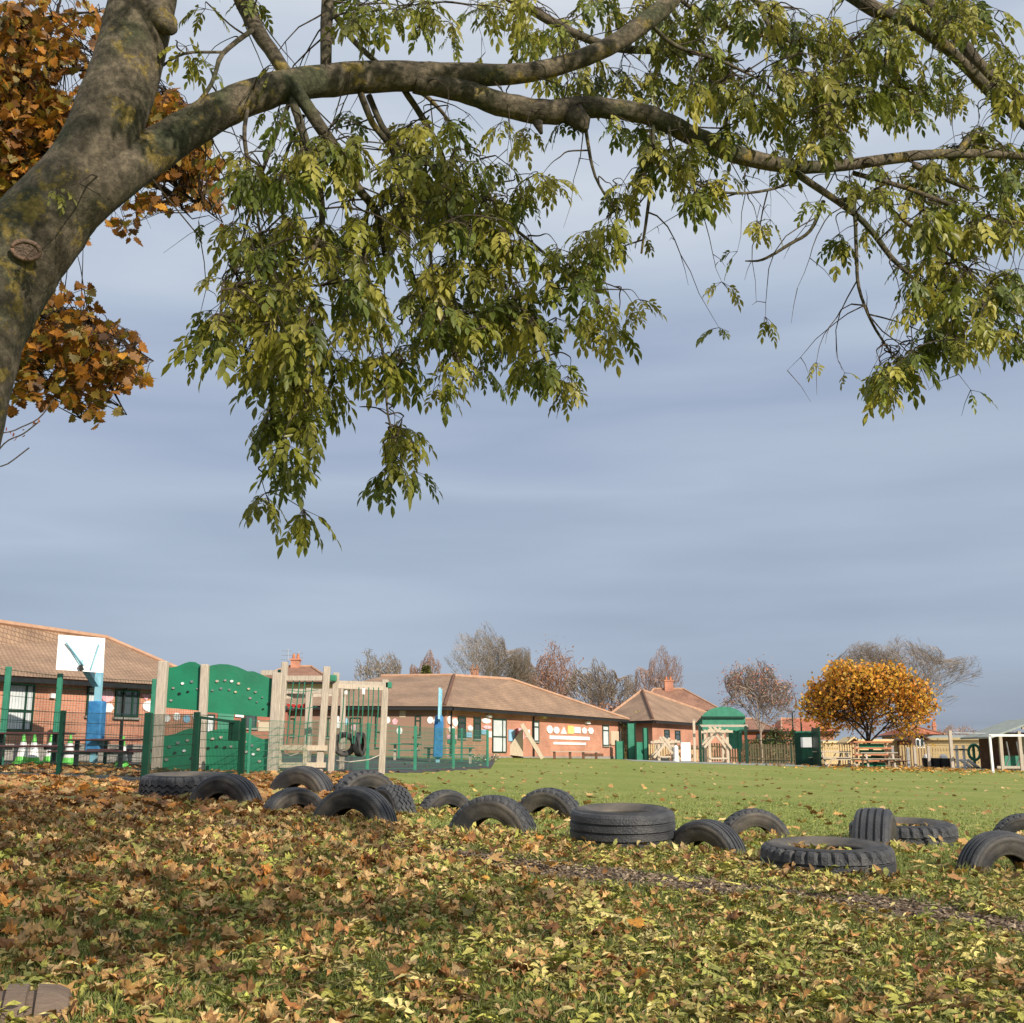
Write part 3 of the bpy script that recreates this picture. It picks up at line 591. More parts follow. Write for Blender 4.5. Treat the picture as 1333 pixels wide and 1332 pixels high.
# ------------------------------------------------------------------ far playground things
def panel_thing(name, label, cat, px0, px1, d0, d1, top, m, thick=.08, frame=None, pn='panel', bot=None):
    a = GD(px0, d0); b_ = GD(px1, d1); za = T(px0, top, d0).z; o = thing(name, label, cat, a)
    w = Wall(a, b_); w.slab(MB(), 0, w.L, min(a.z, b_.z) - .05, za, -thick/2, thick/2).build(pn, m, o)
    f = MB()
    for u in (0, w.L): f.tube([w.pt(u, a.z - .1, 0), w.pt(u, za + .06, 0)], .06, 6)
    islands(f, 'frame_post', frame or GREEND, o); return o, w
panel_thing('green_screen', 'low green panel at the corner of the main school building', 'screen', 802, 811.5, 76, 76, 965, GREEN)
panel_thing('green_screen', 'tall narrow green panel left of the yellow bush', 'screen', 817.5, 827, 77, 77, 942, GREEN)
panel_thing('green_screen', 'tall green panel right of the yellow bush by the school block', 'screen', 838, 843.5, 77, 77, 948, GREEN)
panel_thing('green_screen', 'stubby green panel between the two tall ones', 'screen', 828, 840, 76, 77.5, 966, GREEN)
sc, sw = panel_thing('green_screen', 'large green slatted screen with white poster right of the picket fence', 'screen', 1036.5, 1059, 72.5, 72, 952, GREEN)
sw.plate(1043, 1057, 960, 973, sc, 'poster', WHITE, o=.11, lab='crumpled white poster')
panel_thing('green_screen', 'tall dark green end panel beside the poster screen', 'screen', 1059.5, 1068, 71.5, 70, 948, GREEND)
def ribs(o, w, n, z1, m):
    mb = MB()
    for k in range(n): u = w.L*(k+.5)/n; w.slab(mb, u-.02, u+.02, .3, z1, .04, .075)
    mb.build('slats', m, o)
ribs(sc, sw, 16, T(1045, 954, 73).z, GREEND)
# canopy shelter with curved top
def canopy():
    d = 74; a = GD(913, d); b_ = GD(972, d); o = thing('canopy_shelter', 'green shelter with curved roof panel and metal posts', 'shelter', (a.x, a.y, min(a.z, b_.z)))
    q = []; n = 14; z0 = T(940, 951, d+3).z
    for k in range(n+1):
        t = k/n; px = 914 + 56*t; py = 941 - 21*(math.sin(math.pi*min(1, max(0, .04+.92*t)))**.42); q.append(T(px, py, d+3))
    q = [Vector((q[0].x, d+3, z0))] + q + [Vector((q[-1].x, d+3, z0))]
    MB().prism(q, (0, .12, 0)).build('roof_panel', GREEN, o)
    MB().prism([v + Vector((0, 3.4, -.5)) for v in q[1:-1]], (0, .1, 0)).build('roof_panel', GREEN, o)
    cv = MB()
    for k in range(1, n): cv.bar(q[k] + Vector((0, .1, -.05)), q[k] + Vector((0, 3.4, -.5)), .05)
    cv.build('roof_ribs', GREEND, o)
    f = MB()
    for px, dd in ((912, d), (972, d)):
        P = GD(px, dd); f.bar(P - Vector((0, 0, .1)), Vector((P.x, P.y, T(px, 945, dd).z)), .16)
    islands(f, 'front_post', GREEND, o); f = MB()
    for px in (916, 963):
        P = GD(px, d+4); f.bar(P - Vector((0, 0, .1)), Vector((P.x, P.y, T(px, 932, d+4).z)), .14)
    islands(f, 'rear_post', GREEN, o)
    MB().bar(T(911, 945, d), T(973, 945, d), .14).build('front_beam', TIMBER, o); MB().bar(T(914, 934, d+2.9), T(970, 934, d+2.9), .12).build('cross_beam', GREEND, o)
    MB().prism([T(945, 945, d+4), T(966, 945, d+4), T(966, 975, d+4), T(945, 975, d+4)], (0, .1, 0)).build('side_panel', GREEN, o)
canopy()
def apex_frame(label, px0, px1, d, ybeam, yapex, panel=False):
    a = GD(px0, d); b_ = GD(px1, d); o = thing('timber_play_frame', label, 'play frame', a, group='timber frames by the far fence'); m = MB(); zb = T(px0, ybeam, d).z; xm = (a.x+b_.x)/2; dx = (b_.x-a.x)*.18
    for yy in (0, 1.6):
        for P in (a, b_): m.bar((P.x, P.y+yy, P.z-.1), (P.x, P.y+yy, zb+.15), .16)
        m.bar((a.x-.35, d+yy-.1, zb), (b_.x+.35, d+yy-.1, zb), .15); m.bar((a.x, d+yy-.1, a.z+.25), (b_.x, d+yy-.1, a.z+.25), .1)
    islands(m, 'beam', TIMBERL, o); r = MB(); za = T(px0, yapex, d).z
    for yy in (-.12, 1.5):
        r.bar((xm+.15, d+yy, za+.1), (a.x-.35, d+yy, zb-1.0), .15); r.bar((xm-.3, d+yy-.02, za+.2), (b_.x+.25, d+yy-.02, zb-1.1), .15)
    islands(r, 'rafter', TIMBERL, o)
    if panel: MB().box((a.x + .3, d+1.4, a.z), (xm+.3, d+1.5, zb-.9)).build('back_panel', CONC, o)
    return o
apex_frame('low timber frame with crossed rafters left of the green canopy', 858, 880, 76, 966, 963, True)
apex_frame('timber frame with crossed rafters under the green canopy', 924, 947.5, 75, 952.5, 949.5)
P = GD(880, 74); o = thing('white_bin', 'white cylinder standing by the low timber frame', 'bin', P); MB().lathe([(.2, 0), (.2, .1), (.15, .12), (.15, .9), (.05, 1.0)], P, 12).build('body', WHITE, o)
P = GD(893, 74); o = thing('white_board', 'white board leaning by the picket fence', 'board', P)
MB().bar((P.x - .3, P.y, P.z + .62), (P.x + .3, P.y, P.z + .62), .06, 1.15).build('panel', WHITE, o); MB().bar((P.x, P.y+.5, P.z), (P.x, P.y+.05, P.z+.9), .05).build('leg', TIMBER, o)
P = GD(904.5, 75); o = thing('timber_post', 'single tall timber post left of the green canopy', 'post', P); MB().bar(P, (P.x, P.y, T(904, 938, 75).z), .15).build('post', TIMBERL, o); MB().box((P.x-.09, P.y-.09, T(904, 938, 75).z), (P.x+.09, P.y+.09, T(904, 938, 75).z+.05)).build('post_cap', TIMBER, o)
# picket fences
def pickets(label, px0, px1, d0, d1, hgt, m=PICK, gap=.17, w_=.11):
    a = GD(px0, d0); b_ = GD(px1, d1); o = thing('picket_fence', label, 'fence', a, group='timber picket fences'); w = Wall(a, b_); mb = MB(); u = 0
    while u < w.L:
        q = w.pt(u, 0, 0); z = float(gz(q.x, q.y)); h = hgt*(1 + random.uniform(-.02, .02)); i = len(mb.v); ww = w_
        w.slab(mb, u, u+ww, z+.05, z+h, 0, .025); u += gap
    mb.build('pickets', m, o); r = MB(); n = int(w.L/2)+1
    for k in range(n+1): q = w.pt(w.L*k/n, 0, -.08); z = float(gz(q.x, q.y)); r.bar((q.x, q.y, z-.1), (q.x, q.y, z+hgt*.98), .1)
    islands(r, 'post', m, o); r = MB()
    for f in (.25, .8):
        for k in range(n): A = w.pt(w.L*k/n, 0, -.04); B = w.pt(w.L*(k+1)/n, 0, -.04); A.z = gz(A.x, A.y)+hgt*f; B.z = gz(B.x, B.y)+hgt*f; r.bar(A, B, .05, .09)
    r.build('rails', m, o)
pickets('timber picket fence from the school block to the green canopy', 844, 912, 79, 79, 1.05)
pickets('long timber picket fence running behind the green canopy to the poster screen', 913, 1036, 79, 77, 1.25)
pickets('pale picket fence behind the picnic tables', 1068, 1120, 80, 80, 1.35)
pickets('pale picket fence in front of the long yellow shed', 1172, 1297, 77, 75, 1.35)
# wire fence of fine green bars before the picket fence
def bars(label, px0, px1, d0, d1, hgt, step=.25, m=GREEND, r=.012, zc=0):
    a = GD(px0, d0); b_ = GD(px1, d1); o = thing('bar_fence', label, 'fence', a); w = Wall(a, b_); mb = MB(); n = int(w.L/step); ps = MB()
    for k in range(n+1):
        q = w.pt(w.L*k/n, 0, 0); z = float(gz(q.x, q.y)); mb.tube([(q.x, q.y, z+zc), (q.x, q.y, z+hgt)], r, 4)
        if k % 10 == 0: ps.bar((q.x, q.y, z-.1), (q.x, q.y, z+hgt+.05), .07)
    for f in (.15, .97): A = w.pt(0, 0, 0); B = w.pt(w.L, 0, 0); mb.bar((A.x, A.y, gz(A.x, A.y)+hgt*f), (B.x, B.y, gz(B.x, B.y)+hgt*f), .035)
    mb.build('bars', m, o); islands(ps, 'post', m, o)
bars('thin dark green bar fence in front of the long picket fence', 974, 1036, 75, 74, 1.5)
# yellow sheds
def shed(label, px0, px1, d0, d1, top, m, roofm, depth=3, name='shed', rise=.5, cat='shed'):
    a = GD(px0, d0); b_ = GD(px1, d1); z1 = T(px0, top, d0).z; w = Wall(a, b_); base = min(a.z, b_.z)-.1; o = thing(name, label, cat, (a.x, a.y, base))
    back = -w.n; fp = [w.p0, w.p1, w.p1+back*depth, w.p0+back*depth]; block_walls(fp, base, z1, o, m)
    e = grow(fp, .15); mb = MB(); A, B, C_, D = [Vector((p.x, p.y, z1)) for p in e]; mb.poly([A, B, C_ + Vector((0, 0, rise)), D + Vector((0, 0, rise))]); mb.poly([A, D, C_, B]); mb.poly([A, D + Vector((0, 0, rise)), D]); mb.poly([B, C_, C_ + Vector((0, 0, rise))]); mb.poly([D, D + Vector((0, 0, rise)), C_ + Vector((0, 0, rise)), C_])
    mb.build('roof', roofm, o); MB().bar(A + Vector((0, -.02, -.06)), B + Vector((0, -.02, -.06)), .05, .16).build('fascia', YELT, o)
    bo = MB(); k = base + .15
    while k < z1 - .2: w.slab(bo, 0, w.L, k, k + .025, 0, .02); k += .2
    bo.build('cladding_boards', PICK, o); return o, w
FELT = mat('grey_green_felt', (.34, .38, .35), (.26, .30, .28), 3, .9)
shed('small yellow timber hut left of the picnic tables under the orange tree', 1074, 1108, 84, 84, 965, YELT, FELT, rise=.12)
shed('yellow timber hut behind the green stepped rack', 1117, 1177, 83, 83, 963, YELT, FELT, rise=.1)
s_, w_ = shed('long yellow timber shed with grey green roof at right', 1205, 1283, 82, 80, 961, YELT, FELT, 4, rise=.25)
def gable(label, px0, px1, d, eave, apex, m, roofm, depth, name='playhouse', cat='playhouse', win=None, open_=False):
    a = GD(px0, d); b_ = GD(px1, d); ze = T(px0, eave, d).z; za = T(px0, apex, d).z; xm = (a.x+b_.x)/2; base = min(a.z, b_.z)-.1; o = thing(name, label, cat, (a.x, a.y, base))
    front = [Vector((a.x, d, base)), Vector((b_.x, d, base)), Vector((b_.x, d, ze)), Vector((xm, d, za)), Vector((a.x, d, ze))]
    if not open_: MB().prism(front, (0, depth, 0)).build('walls', m, o)
    r = MB()
    for s in (-1, 1):
        ex = a.x-.25 if s < 0 else b_.x+.25; zz = ze-.1
        q = [Vector((xm, d-.3, za+.05)), Vector((ex, d-.3, zz)), Vector((ex, d+depth+.3, zz)), Vector((xm, d+depth+.3, za+.05))]; r.prism(q, (0, 0, .1))
    r.build('roof', roofm, o); return o, Wall((a.x, d), (b_.x, d)), (a, b_, ze, za, xm, base)
gable('dark brown playhouse gable between the two yellow huts', 1107, 1117, 80, 966, 962, BROWNT, YELT, 2)
o, w, _ = gable('brown playhouse with arched white window at the end of the long yellow shed', 1188, 1205, 80, 962, 957, BROWNT, BROWNT, 3)
u0, u1, z0, z1 = w.rect(1191.5, 1203, 961, 974)
arc = lambda uc, hw, zb, zt: [w.pt(uc + hw*math.cos(t), zt - hw + hw*math.sin(t), .01) for t in np.linspace(0, math.pi, 9)] + [w.pt(uc-hw, zb, .01), w.pt(uc+hw, zb, .01)]
for uc in (u0 + (u1-u0)*.26, u0 + (u1-u0)*.74):
    hw = (u1-u0)*.23; f = MB().prism(arc(uc, hw, z0, z1), (w.n.x*.05, w.n.y*.05, 0)).build('window', WHITE, o)
    MB().prism([p + Vector((0, -.055, 0)) for p in arc(uc, hw*.72, z0+.08, z1-.1)], (0, -.01, 0)).build('pane', GLASS, f)
# right hand gabled shelter (open)
d = 66; o, w, (a, b_, ze, za, xm, base) = gable('dark gabled open shelter on timber posts at the right edge', 1296, 1420, d, 959, 938, BROWNT, FELT, 4, 'open_shelter', 'shelter', open_=True)
f = MB()
for px in (1304, 1329, 1375, 1412):
    for dd in (d, d+3.8): P = GD(px, dd); f.bar(P, (P.x, P.y, T(px, 952 if px > 1310 else 957, d).z), .17)
f.bar(T(1330, 948, d-.1), T(1415, 948, d-.1), .14, .14); f.bar(T(1298, 999, d), T(1400, 999, d), .1, .14); islands(f, 'timber_post', TIMBER, o)
MB().box((a.x+.6, d+3.6, base), (b_.x, d+3.7, ze+.3)).build('back_wall', BROWNT, o)
mb = MB()
for px in (1306, 1319, 1333): A = T(px, 985, d+.4); mb.tube([(A.x, A.y, GD(px, d).z), (A.x+.35, A.y, GD(px, d).z+.7), (A.x+.25, A.y, GD(px, d).z+1.6)], .04, 6)
islands(mb, 'handrail', STEEL, o); MB().prism([T(1308, 984, d+2), T(1332, 984, d+2), T(1332, 1000, d+2), T(1308, 1000, d+2)], (0, .08, 0)).build('low_panel', GREEN, o)
# posts with rail (washing-line style trim rail)
P = GD(1239, 68); Q = GD(1288, 68)
o = thing('rope_rail_frame', 'two timber posts joined by a long high top rail beside the yellow shed', 'play frame', P); m = MB()
zt = T(1239, 951, 68).z
m.bar(P - Vector((0, 0, .1)), (P.x, P.y, zt), .17); m.bar(Q + Vector((2, 0, -.1)), (Q.x+2, Q.y, zt-.2), .17); islands(m, 'post', TIMBER, o); MB().bar((P.x, P.y, zt-.12), (Q.x+2, Q.y, zt-.22), .07).build('top_rail', STEEL, o)
for i, (px, top, lab) in enumerate(((1191, 973, 'short timber post standing below the playhouse window'), (1209, 972, 'short timber post left of the dark planters'), (1162, 972, 'short grey post right of the stepped rack'), (1182, 974, 'short grey post between the rack and the playhouse'))):
    P = GD(px, 71); o = thing('timber_post', lab, 'post', P); zt = T(px, top, 71).z; MB().bar(P, (P.x, P.y, zt), .15).build('post', TIMBER if i < 2 else STEEL, o); MB().box((P.x-.09, P.y-.09, zt), (P.x+.09, P.y+.09, zt+.04)).build('post_cap', TIMBERL, o)
# planters with white tops
for i, px in enumerate((1207, 1217, 1228, 1236)):
    P = GD(px, 72); o = thing('planter', ['black tub with white curved lid, leftmost of the row by the shed', 'black tub second from the left by the shed', 'black tub with white curved lid, third by the shed', 'black tub nearest the tall timber post'][i], 'planter', P, group='black tubs in front of the yellow shed')
    MB().lathe([(.26, 0), (.34, .55), (.31, .58)], P, 12).build('tub', BLACK, o)
    if i % 2 == 0: MB().lathe([(.25, 0), (.22, .14), (.1, .24)], P + Vector((0, 0, .58)), 12).build('lid', WHITE, o)
# outdoor gym pieces
def gym(label, px, kind):
    P = GD(px, 71); o = thing('outdoor_gym_station', label, 'play equipment', P, group='green and white play stations by the shed')
    MB().bar(P, P + Vector((0, 0, 1.35)), .13).build('post', GREEN if kind else WHITE, o)
    if kind: MB().tube([P + Vector((.35*math.cos(t), -.1, .95 + .45*math.sin(t))) for t in np.linspace(0, 6.28, 16)], .09, 6).build('ring', GREEN, o); MB().lathe([(.3, 0), (.3, .08)], P, 12).build('foot_plate', GREEND, o)
    else:
        MB().bar(P + Vector((-.35, -.1, 1.1)), P + Vector((.35, -.1, 1.1)), .08).build('handle', STEEL, o); MB().prism([P + Vector((.1, -.1, .5)), P + Vector((.25, -.1, .55)), P + Vector((.85, -.1, .1)), P + Vector((.75, -.1, 0))], (0, .3, 0)).build('slide', WHITE, o)
gym('green ring play station beside the goal', 1268, 1); gym('white play station with small slide', 1255, 0); gym('white handled play station near the goal post', 1246, 0); gym('green ring play station right behind the goal post', 1297, 1)
# picnic tables
def picnic(name, label, P, s=1., m=TIMBER, rot=0):
    o = thing(name, label, 'picnic table', P, rot, group='picnic tables under the orange tree')
    for y in (-.3, -.1, .1, .3):
        pass
    t = MB()
    for y in (-.3, -.1, .1, .3): t.box((-.9, y-.09, .72), (.9, y+.09, .76))
    islands(t, 'table_plank', m, o, world=False)
    for y in (-.75, .75):
        bmb = MB().box((-.9, y-.2, .42), (.9, y-.01, .46)); bmb.box((-.9, y+.01, .42), (.9, y+.2, .46)); islands(bmb, 'bench_plank', m, o, world=False)
    for x in (-.65, .65):
        l = MB(); l.bar((x, -.3, .72), (x, -.75, 0), .09, .05); l.bar((x, .3, .72), (x, .75, 0), .09, .05); l.box((x-.03, -.9, .36), (x+.03, .9, .42)); l.build('leg_frame', m, o, world=False)
    o.scale = (s, s, s); return o
picnic('picnic_table', 'weathered picnic table left under the orange tree', GD(1083, 71), 1.15, TIMBER, R(8)); picnic('picnic_table', 'end-on picnic table between the left one and the rack', GD(1096, 68), 1.1, TIMBERL, R(75)); picnic('picnic_table', 'picnic table right in front of the stepped rack', GD(1143, 68), 1.15, TIMBER, R(-5)); picnic('picnic_table', 'small dark picnic table at the right edge of the orange tree', GD(1158, 70), .9, BROWNT, R(20))
P = GD(1136, 70); o = thing('stepped_rack', 'timber rack with bright green boards and shelves under the orange tree', 'rack', P); zt = T(1136, 966, 70).z; H = zt - P.z
m = MB()
for x in (-.95, .95): m.bar((P.x+x, P.y, P.z), (P.x+x*.9, P.y+.2, zt), .11)
islands(m, 'upright', TIMBERL, o); m = MB()
for k in range(4): z = P.z + H*(.22 + .25*k); m.box((P.x-1.15, P.y-.25, z), (P.x+1.15, P.y+.1, z+.09))
islands(m, 'shelf', ORNG, o); m = MB()
for k in range(4): z = P.z + H*(.03 + .25*k); m.box((P.x-.75, P.y+.08, z), (P.x+.75, P.y+.12, z+H*.15))
islands(m, 'backing_board', BOARD, o)
# goal
P = GD(1291, 61); zt = T(1290, 957.5, 61).z; 
o = thing('football_goal', 'white metal football goal at the right edge of the field', 'goal', P); h_ = zt - P.z
MB().bar(P, (P.x-.02, P.y, zt), .11).build('post', WHITE, o); Q = P + Vector((3.6, .0, 0)); Q.z = gz(Q.x, Q.y); MB().bar(Q, (Q.x, Q.y, zt), .11).build('post', WHITE, o)
MB().bar((P.x-.06, P.y, zt), (Q.x+.06, Q.y, zt), .11).build('crossbar', WHITE, o)
# street lamps behind
for px, top, lab in ((1034, 927, 'thin dark lamp post behind the green poster screen'), (1045, 931, 'thin pole just right of the lamp post over the red roof')):
    P = GD(px, 105); zt = T(px, top, 105).z; o = thing('lamp_post', lab, 'lamp post', P); MB().tube([P, (P.x, P.y, zt)], [.12, .06], 8).build('pole', GREEND, o); MB().box((P.x-.15, P.y-.7, zt-.05), (P.x+.15, P.y, zt+.08)).build('lamp_head', STEEL, o)
# timber tipi ramp left of the white shapes
P = GD(676, 66); d = 64
o = thing('timber_ramp', 'wedge shaped timber climbing ramp leaning by the main school wall', 'play ramp', P); zg = GD(690, d).z
q = [T(655, 982, d), T(681, 947, d), T(681, 985, d)]
MB().prism([Vector((v.x, d, max(v.z, zg))) for v in q], (0, .9, 0)).build('side_panel', TIMBERL, o)
MB().bar((T(679, 943, d).x, d-.1, T(679, 943, d).z), (T(706, 984, d).x, d-.1, zg), .22, 1.0, up=(0, 1, 0)).build('sloping_plank', TIMBERL, o)
MB().box((T(645, 980, d).x, d+.2, zg), (T(678, 980, d).x, d+1, zg+.25)).build('base_beam', BROWNT, o)
for k, px in enumerate((641, 652)): pass
# timber bench by door, trellis planter
a = GD(718, 64.5); b_ = GD(776, 72); o = thing('bench', 'low slatted bench against the wall under the white shapes', 'bench', a); w = Wall(a, b_)
for q in (-.0, .16): A = w.pt(0, a.z+.42, q); B = w.pt(w.L, b_.z+.42, q); MB().bar(A, B, .13, .05).build('seat_plank', TIMBER, o)
for q in (.03, .36, .66, .97): A = w.pt(w.L*q, 0, .08); z = float(gz(A.x, A.y)); MB().bar((A.x, A.y, z), (A.x, A.y, z+.39), .14, .3).build('leg', BROWNT, o)
# ------------------------------------------------------------------ green mesh fences
def mesh_fence(label, posts, wr=.006, step=.05, pr=.045, gate=None, hs=.2, post_m=GREEND, wire_m=GREEND, heavy=False, square=True):
    """posts: list of (Vector base, height, width)"""
    o = thing('mesh_fence', label, 'fence', posts[0][0])
    for B, h, w_ in posts: MB().bar(B - Vector((0, 0, .15)), B + Vector((0, 0, h)), w_, w_).build('post', post_m, o, bevel=.006)
    for k in range(len(posts)-1):
        if gate is not None and k == gate: continue
        (A, ha, _), (B, hb, _) = posts[k], posts[k+1]; m = MB(); L_ = (B-A).length; n = max(2, int(L_/step))
        for q in range(1, n): t = q/n; p = A.lerp(B, t); h = ha + (hb-ha)*t; m.tube([p + Vector((0, 0, .04)), p + Vector((0, 0, h-.05))], wr*.55, 3, False)
        nh = int(min(ha, hb)/hs)
        for q in range(nh+1): f = .04 + (.93)*q/nh; m.tube([A + Vector((0, -.01, ha*f)), B + Vector((0, -.01, hb*f))], wr*1.2, 3, False)
        m.build('mesh_panel', wire_m, o)
    return o
def fp_(px, pb, pt, w_=.1): B = G(px, pb); return (B, T(px, pt, B.y).z - B.z, w_)
pf = [fp_(-70, 1008, 917), fp_(76, 1010, 925), fp_(188, 1020, 928, .13), fp_(252, 1012, 927, .13), fp_(314, 1010, 935, .12)]
FG = mesh_fence('low green mesh fence in front of the basketball yard and climbing wall', pf, gate=3)
# gate
(A, ha, _), (B, hb, _) = pf[3], pf[4]
o = thing('mesh_gate', 'green mesh gate with lock box in the low fence before the climbing wall', 'gate', A); m = MB(); A2 = A.lerp(B, .06); B2 = A.lerp(B, .93)
for P, h in ((A2, ha), (B2, hb)): m.bar(P + Vector((0, 0, .05)), P + Vector((0, 0, h-.1)), .06)
m.bar(A2 + Vector((0, 0, ha-.12)), B2 + Vector((0, 0, hb-.12)), .06); m.bar(A2 + Vector((0, 0, .07)), B2 + Vector((0, 0, .07)), .06); m.build('frame', GREEND, o)
m = MB()
for q in range(1, 30): p = A2.lerp(B2, q/30); m.tube([p + Vector((0, 0, .1)), p + Vector((0, 0, hb-.12))], .005, 3, False)
for q in range(8): m.tube([A2 + Vector((0, 0, .1+.19*q)), B2 + Vector((0, 0, .1+.19*q))], .008, 3, False)
m.build('mesh_infill', GREEND, o); p = A2.lerp(B2, .86); MB().box((-.14, -.07, .85), (.12, .07, 1.35), None, p).build('lock_box', GREEND, o, bevel=.01)
pf2 = [(pf[4][0] + Vector((.16, .02, 0)), pf[4][1], .06), fp_(478, 1003, 941), fp_(540, 1003, 945), fp_(590, 1001, 948), fp_(634.5, 998, 950)]
mesh_fence('low green mesh fence running right from the gate to the lawn corner', pf2, post_m=GREEN, wire_m=GREEN)
Bq = pf2[-1]; b1 = GD(601, Bq[0].y + 6); b2 = GD(519, Bq[0].y + 7); b3 = GD(403, Bq[0].y+4)
mesh_fence('low green mesh fence along the rear of the play frame', [(b1, T(601, 948, b1.y).z - b1.z, .09), (b2, T(519, 945, b2.y).z-b2.z, .09), (b3, T(403, 936, b3.y).z-b3.z, .09)], post_m=GREEN, wire_m=GREEN, step=.07)
tall = [(GD(px, dd), T(px, top, dd).z - GD(px, dd).z, .13) for px, top, dd in ((-60, 862, 30.5), (1, 868, 31.5), (70, 877, 33), (195, 884, 36), (262, 889, 38))]
mesh_fence('tall green ball court fence with posts before the left school building', tall, wr=.007, step=.10, hs=.33, post_m=GREEN)
# ------------------------------------------------------------------ basketball hoops
def pt_on(px, py, d): return T(px, py, d)
d = 34; P = GD(122, d); o = thing('basketball_hoop', 'basketball stand with white backboard and blue padded post at left', 'basketball hoop', P)
x = P.x + .12
q = [T(78, 826.5, d-1.4), T(137, 831, d-.9), T(134.5, 876, d-.9), T(74.5, 872, d-1.4)]
MB().prism(q, (-.02, -.05, 0)).build('backboard', WHITE, o)
MB().bar(GD(122, d), T(131, 859, d), .17).build('post', BLUEL, o)
MB().bar(GD(122, d) + Vector((0, 0, .35)), T(127, 913, d), .42).build('padding', BLUEP, o, bevel=.04)
m = MB(); m.bar(T(126, 892, d), T(104, 858, d-1.15), .2, .16); m.build('arm', BLUEL, o); m = MB()
m.tube([T(109, 866, d-1.2), T(86, 836, d-1.45)], .025, 6); m.tube([T(118, 872, d-1.1), T(129, 839, d-1.05)], .025, 6); m.tube([T(104, 866, d-1.2), T(88, 838, d-1.42)], .02, 6); islands(m, 'brace_rod', BLUEL, o)
MB().bar(T(104, 866, d-1.3), T(107, 873, d-1.25), .09).build('ratchet_box', BLACK, o)
d = 50; P = GD(570, d); o = thing('basketball_hoop', 'blue edge-on basketball stand in front of the main school corner', 'basketball hoop', P)
MB().bar(P, T(573.5, 897, d), .16).build('post', BLUEL, o); MB().bar(P + Vector((0, 0, .2)), T(571.5, 938, d), .38, .45).build('padding', BLUEP, o, bevel=.04)
q = T(572.5, 897, d); MB().bar(q, T(571.5, 938, d-.5), .09, .3).build('backboard', BLUEL, o); MB().lathe([(.2, 0), (.16, .18), (.05, .25)], T(571.5, 938, d), 10).build('padding_cap', BLUEP, o)
# ------------------------------------------------------------------ climbing wall
def clim():
    d = 31.0
    def bot(px, dd): return GD(px, dd)
    posts = [(204.5, 213, 861, d, .24), (262, 267, 865, d+.25, .2), (355, 362, 876, d+.7, .26)]
    P = GD(280, d); o = thing('climbing_wall', 'green wavy topped climbing wall boards between three timber posts', 'climbing wall', P)
    for pb, pt, ty, dd, w_ in posts:
        B = GD(pb, dd); MB().bar(B - Vector((0, 0, .1)), T(pt, ty, dd), w_).build('post', TIMBER, o, bevel=.015)
    def board(top, bottom, dd0, dd1, px0, px1, holes):
        def D(px): return dd0 + (dd1-dd0)*(px-px0)/(px1-px0)
        q = [T(px, py, D(px)) for px, py in top] + [T(px, py, D(px)) for px, py in reversed(bottom)]
        bo = MB().prism(q, (0, .05, 0)).build('board', BOARD, o)
        pal = [CONC, TIMBER, CREAM, BLACK, WHITE, STEEL]
        for i, (hx, hy, r) in enumerate(holes):
            c = T(hx, hy, D(hx)-.004); rr = r*.8*mpp(c); v = [c + Vector((rr*math.cos(t), 0, rr*.8*math.sin(t))) for t in np.linspace(0, 2*math.pi, 9)[:-1]]
            m = MB().prism(v, (0, -.045, 0)); m.build('hand_hold', pal[(i*7+int(hx)) % 6], bo)
    board([(217, 868), (223, 869), (232, 867), (240, 863.5), (247, 861.5), (254, 862), (260, 865.5), (264, 869)], [(214, 921), (262, 925.5)], d+.1, d+.3, 214, 264, [(238, 890, 2.5), (250, 887.5, 2.5), (226, 896, 2.2), (234, 903, 2.6), (245, 900.5, 2), (223, 912, 2.3), (257, 897, 1.5)])
    board([(269, 869), (276, 866), (286, 864.5), (297, 865), (309, 868), (318, 872), (322, 874), (330, 874), (340, 878), (350, 882.5), (357, 884)], [(264.5, 927), (353, 934)], d+.3, d+.75, 264, 357, [(283, 887, 2.5), (293.5, 886, 2.2), (302, 887, 2.5), (311, 890, 2.4), (277, 899, 2), (288, 896.5, 2.4), (299, 898, 2), (307, 901, 2), (324, 897, 2), (333, 901, 2), (326, 909, 2.5), (342, 908, 1.5), (335, 914, 1.5), (350, 916, 2.2), (343, 923, 1.5), (337, 939, 1.5)])
    board([(211, 957.5), (218, 957.5), (228, 955.5), (238, 951), (247, 948.5), (254, 949), (259, 952)], [(208, 1004), (256, 1006.5)], d+.12, d+.3, 208, 259, [(221, 972, 2.8), (232, 967, 2.8), (244.5, 964, 2.8), (228, 980, 2.6), (240, 977.5, 2.6), (217, 989, 3), (249, 987, 2.2)])
    board([(263, 957), (272, 952), (283, 949.5), (296, 949), (308, 950.5), (320, 953), (330, 958), (342, 962.5), (353, 961)], [(259, 1007), (349, 1006)], d+.32, d+.78, 259, 353, [(277, 962, 2.7), (288, 960, 2.7), (271.5, 974, 2.7), (282.5, 972, 2.7), (293, 973, 2.7), (301, 972, 2.3), (319, 966, 2.7), (328.5, 970.5, 2.7), (336.5, 976, 2.7), (321, 979, 2.5), (330, 982, 2.5), (338, 991, 2.7), (345, 984, 2.4)])
clim()
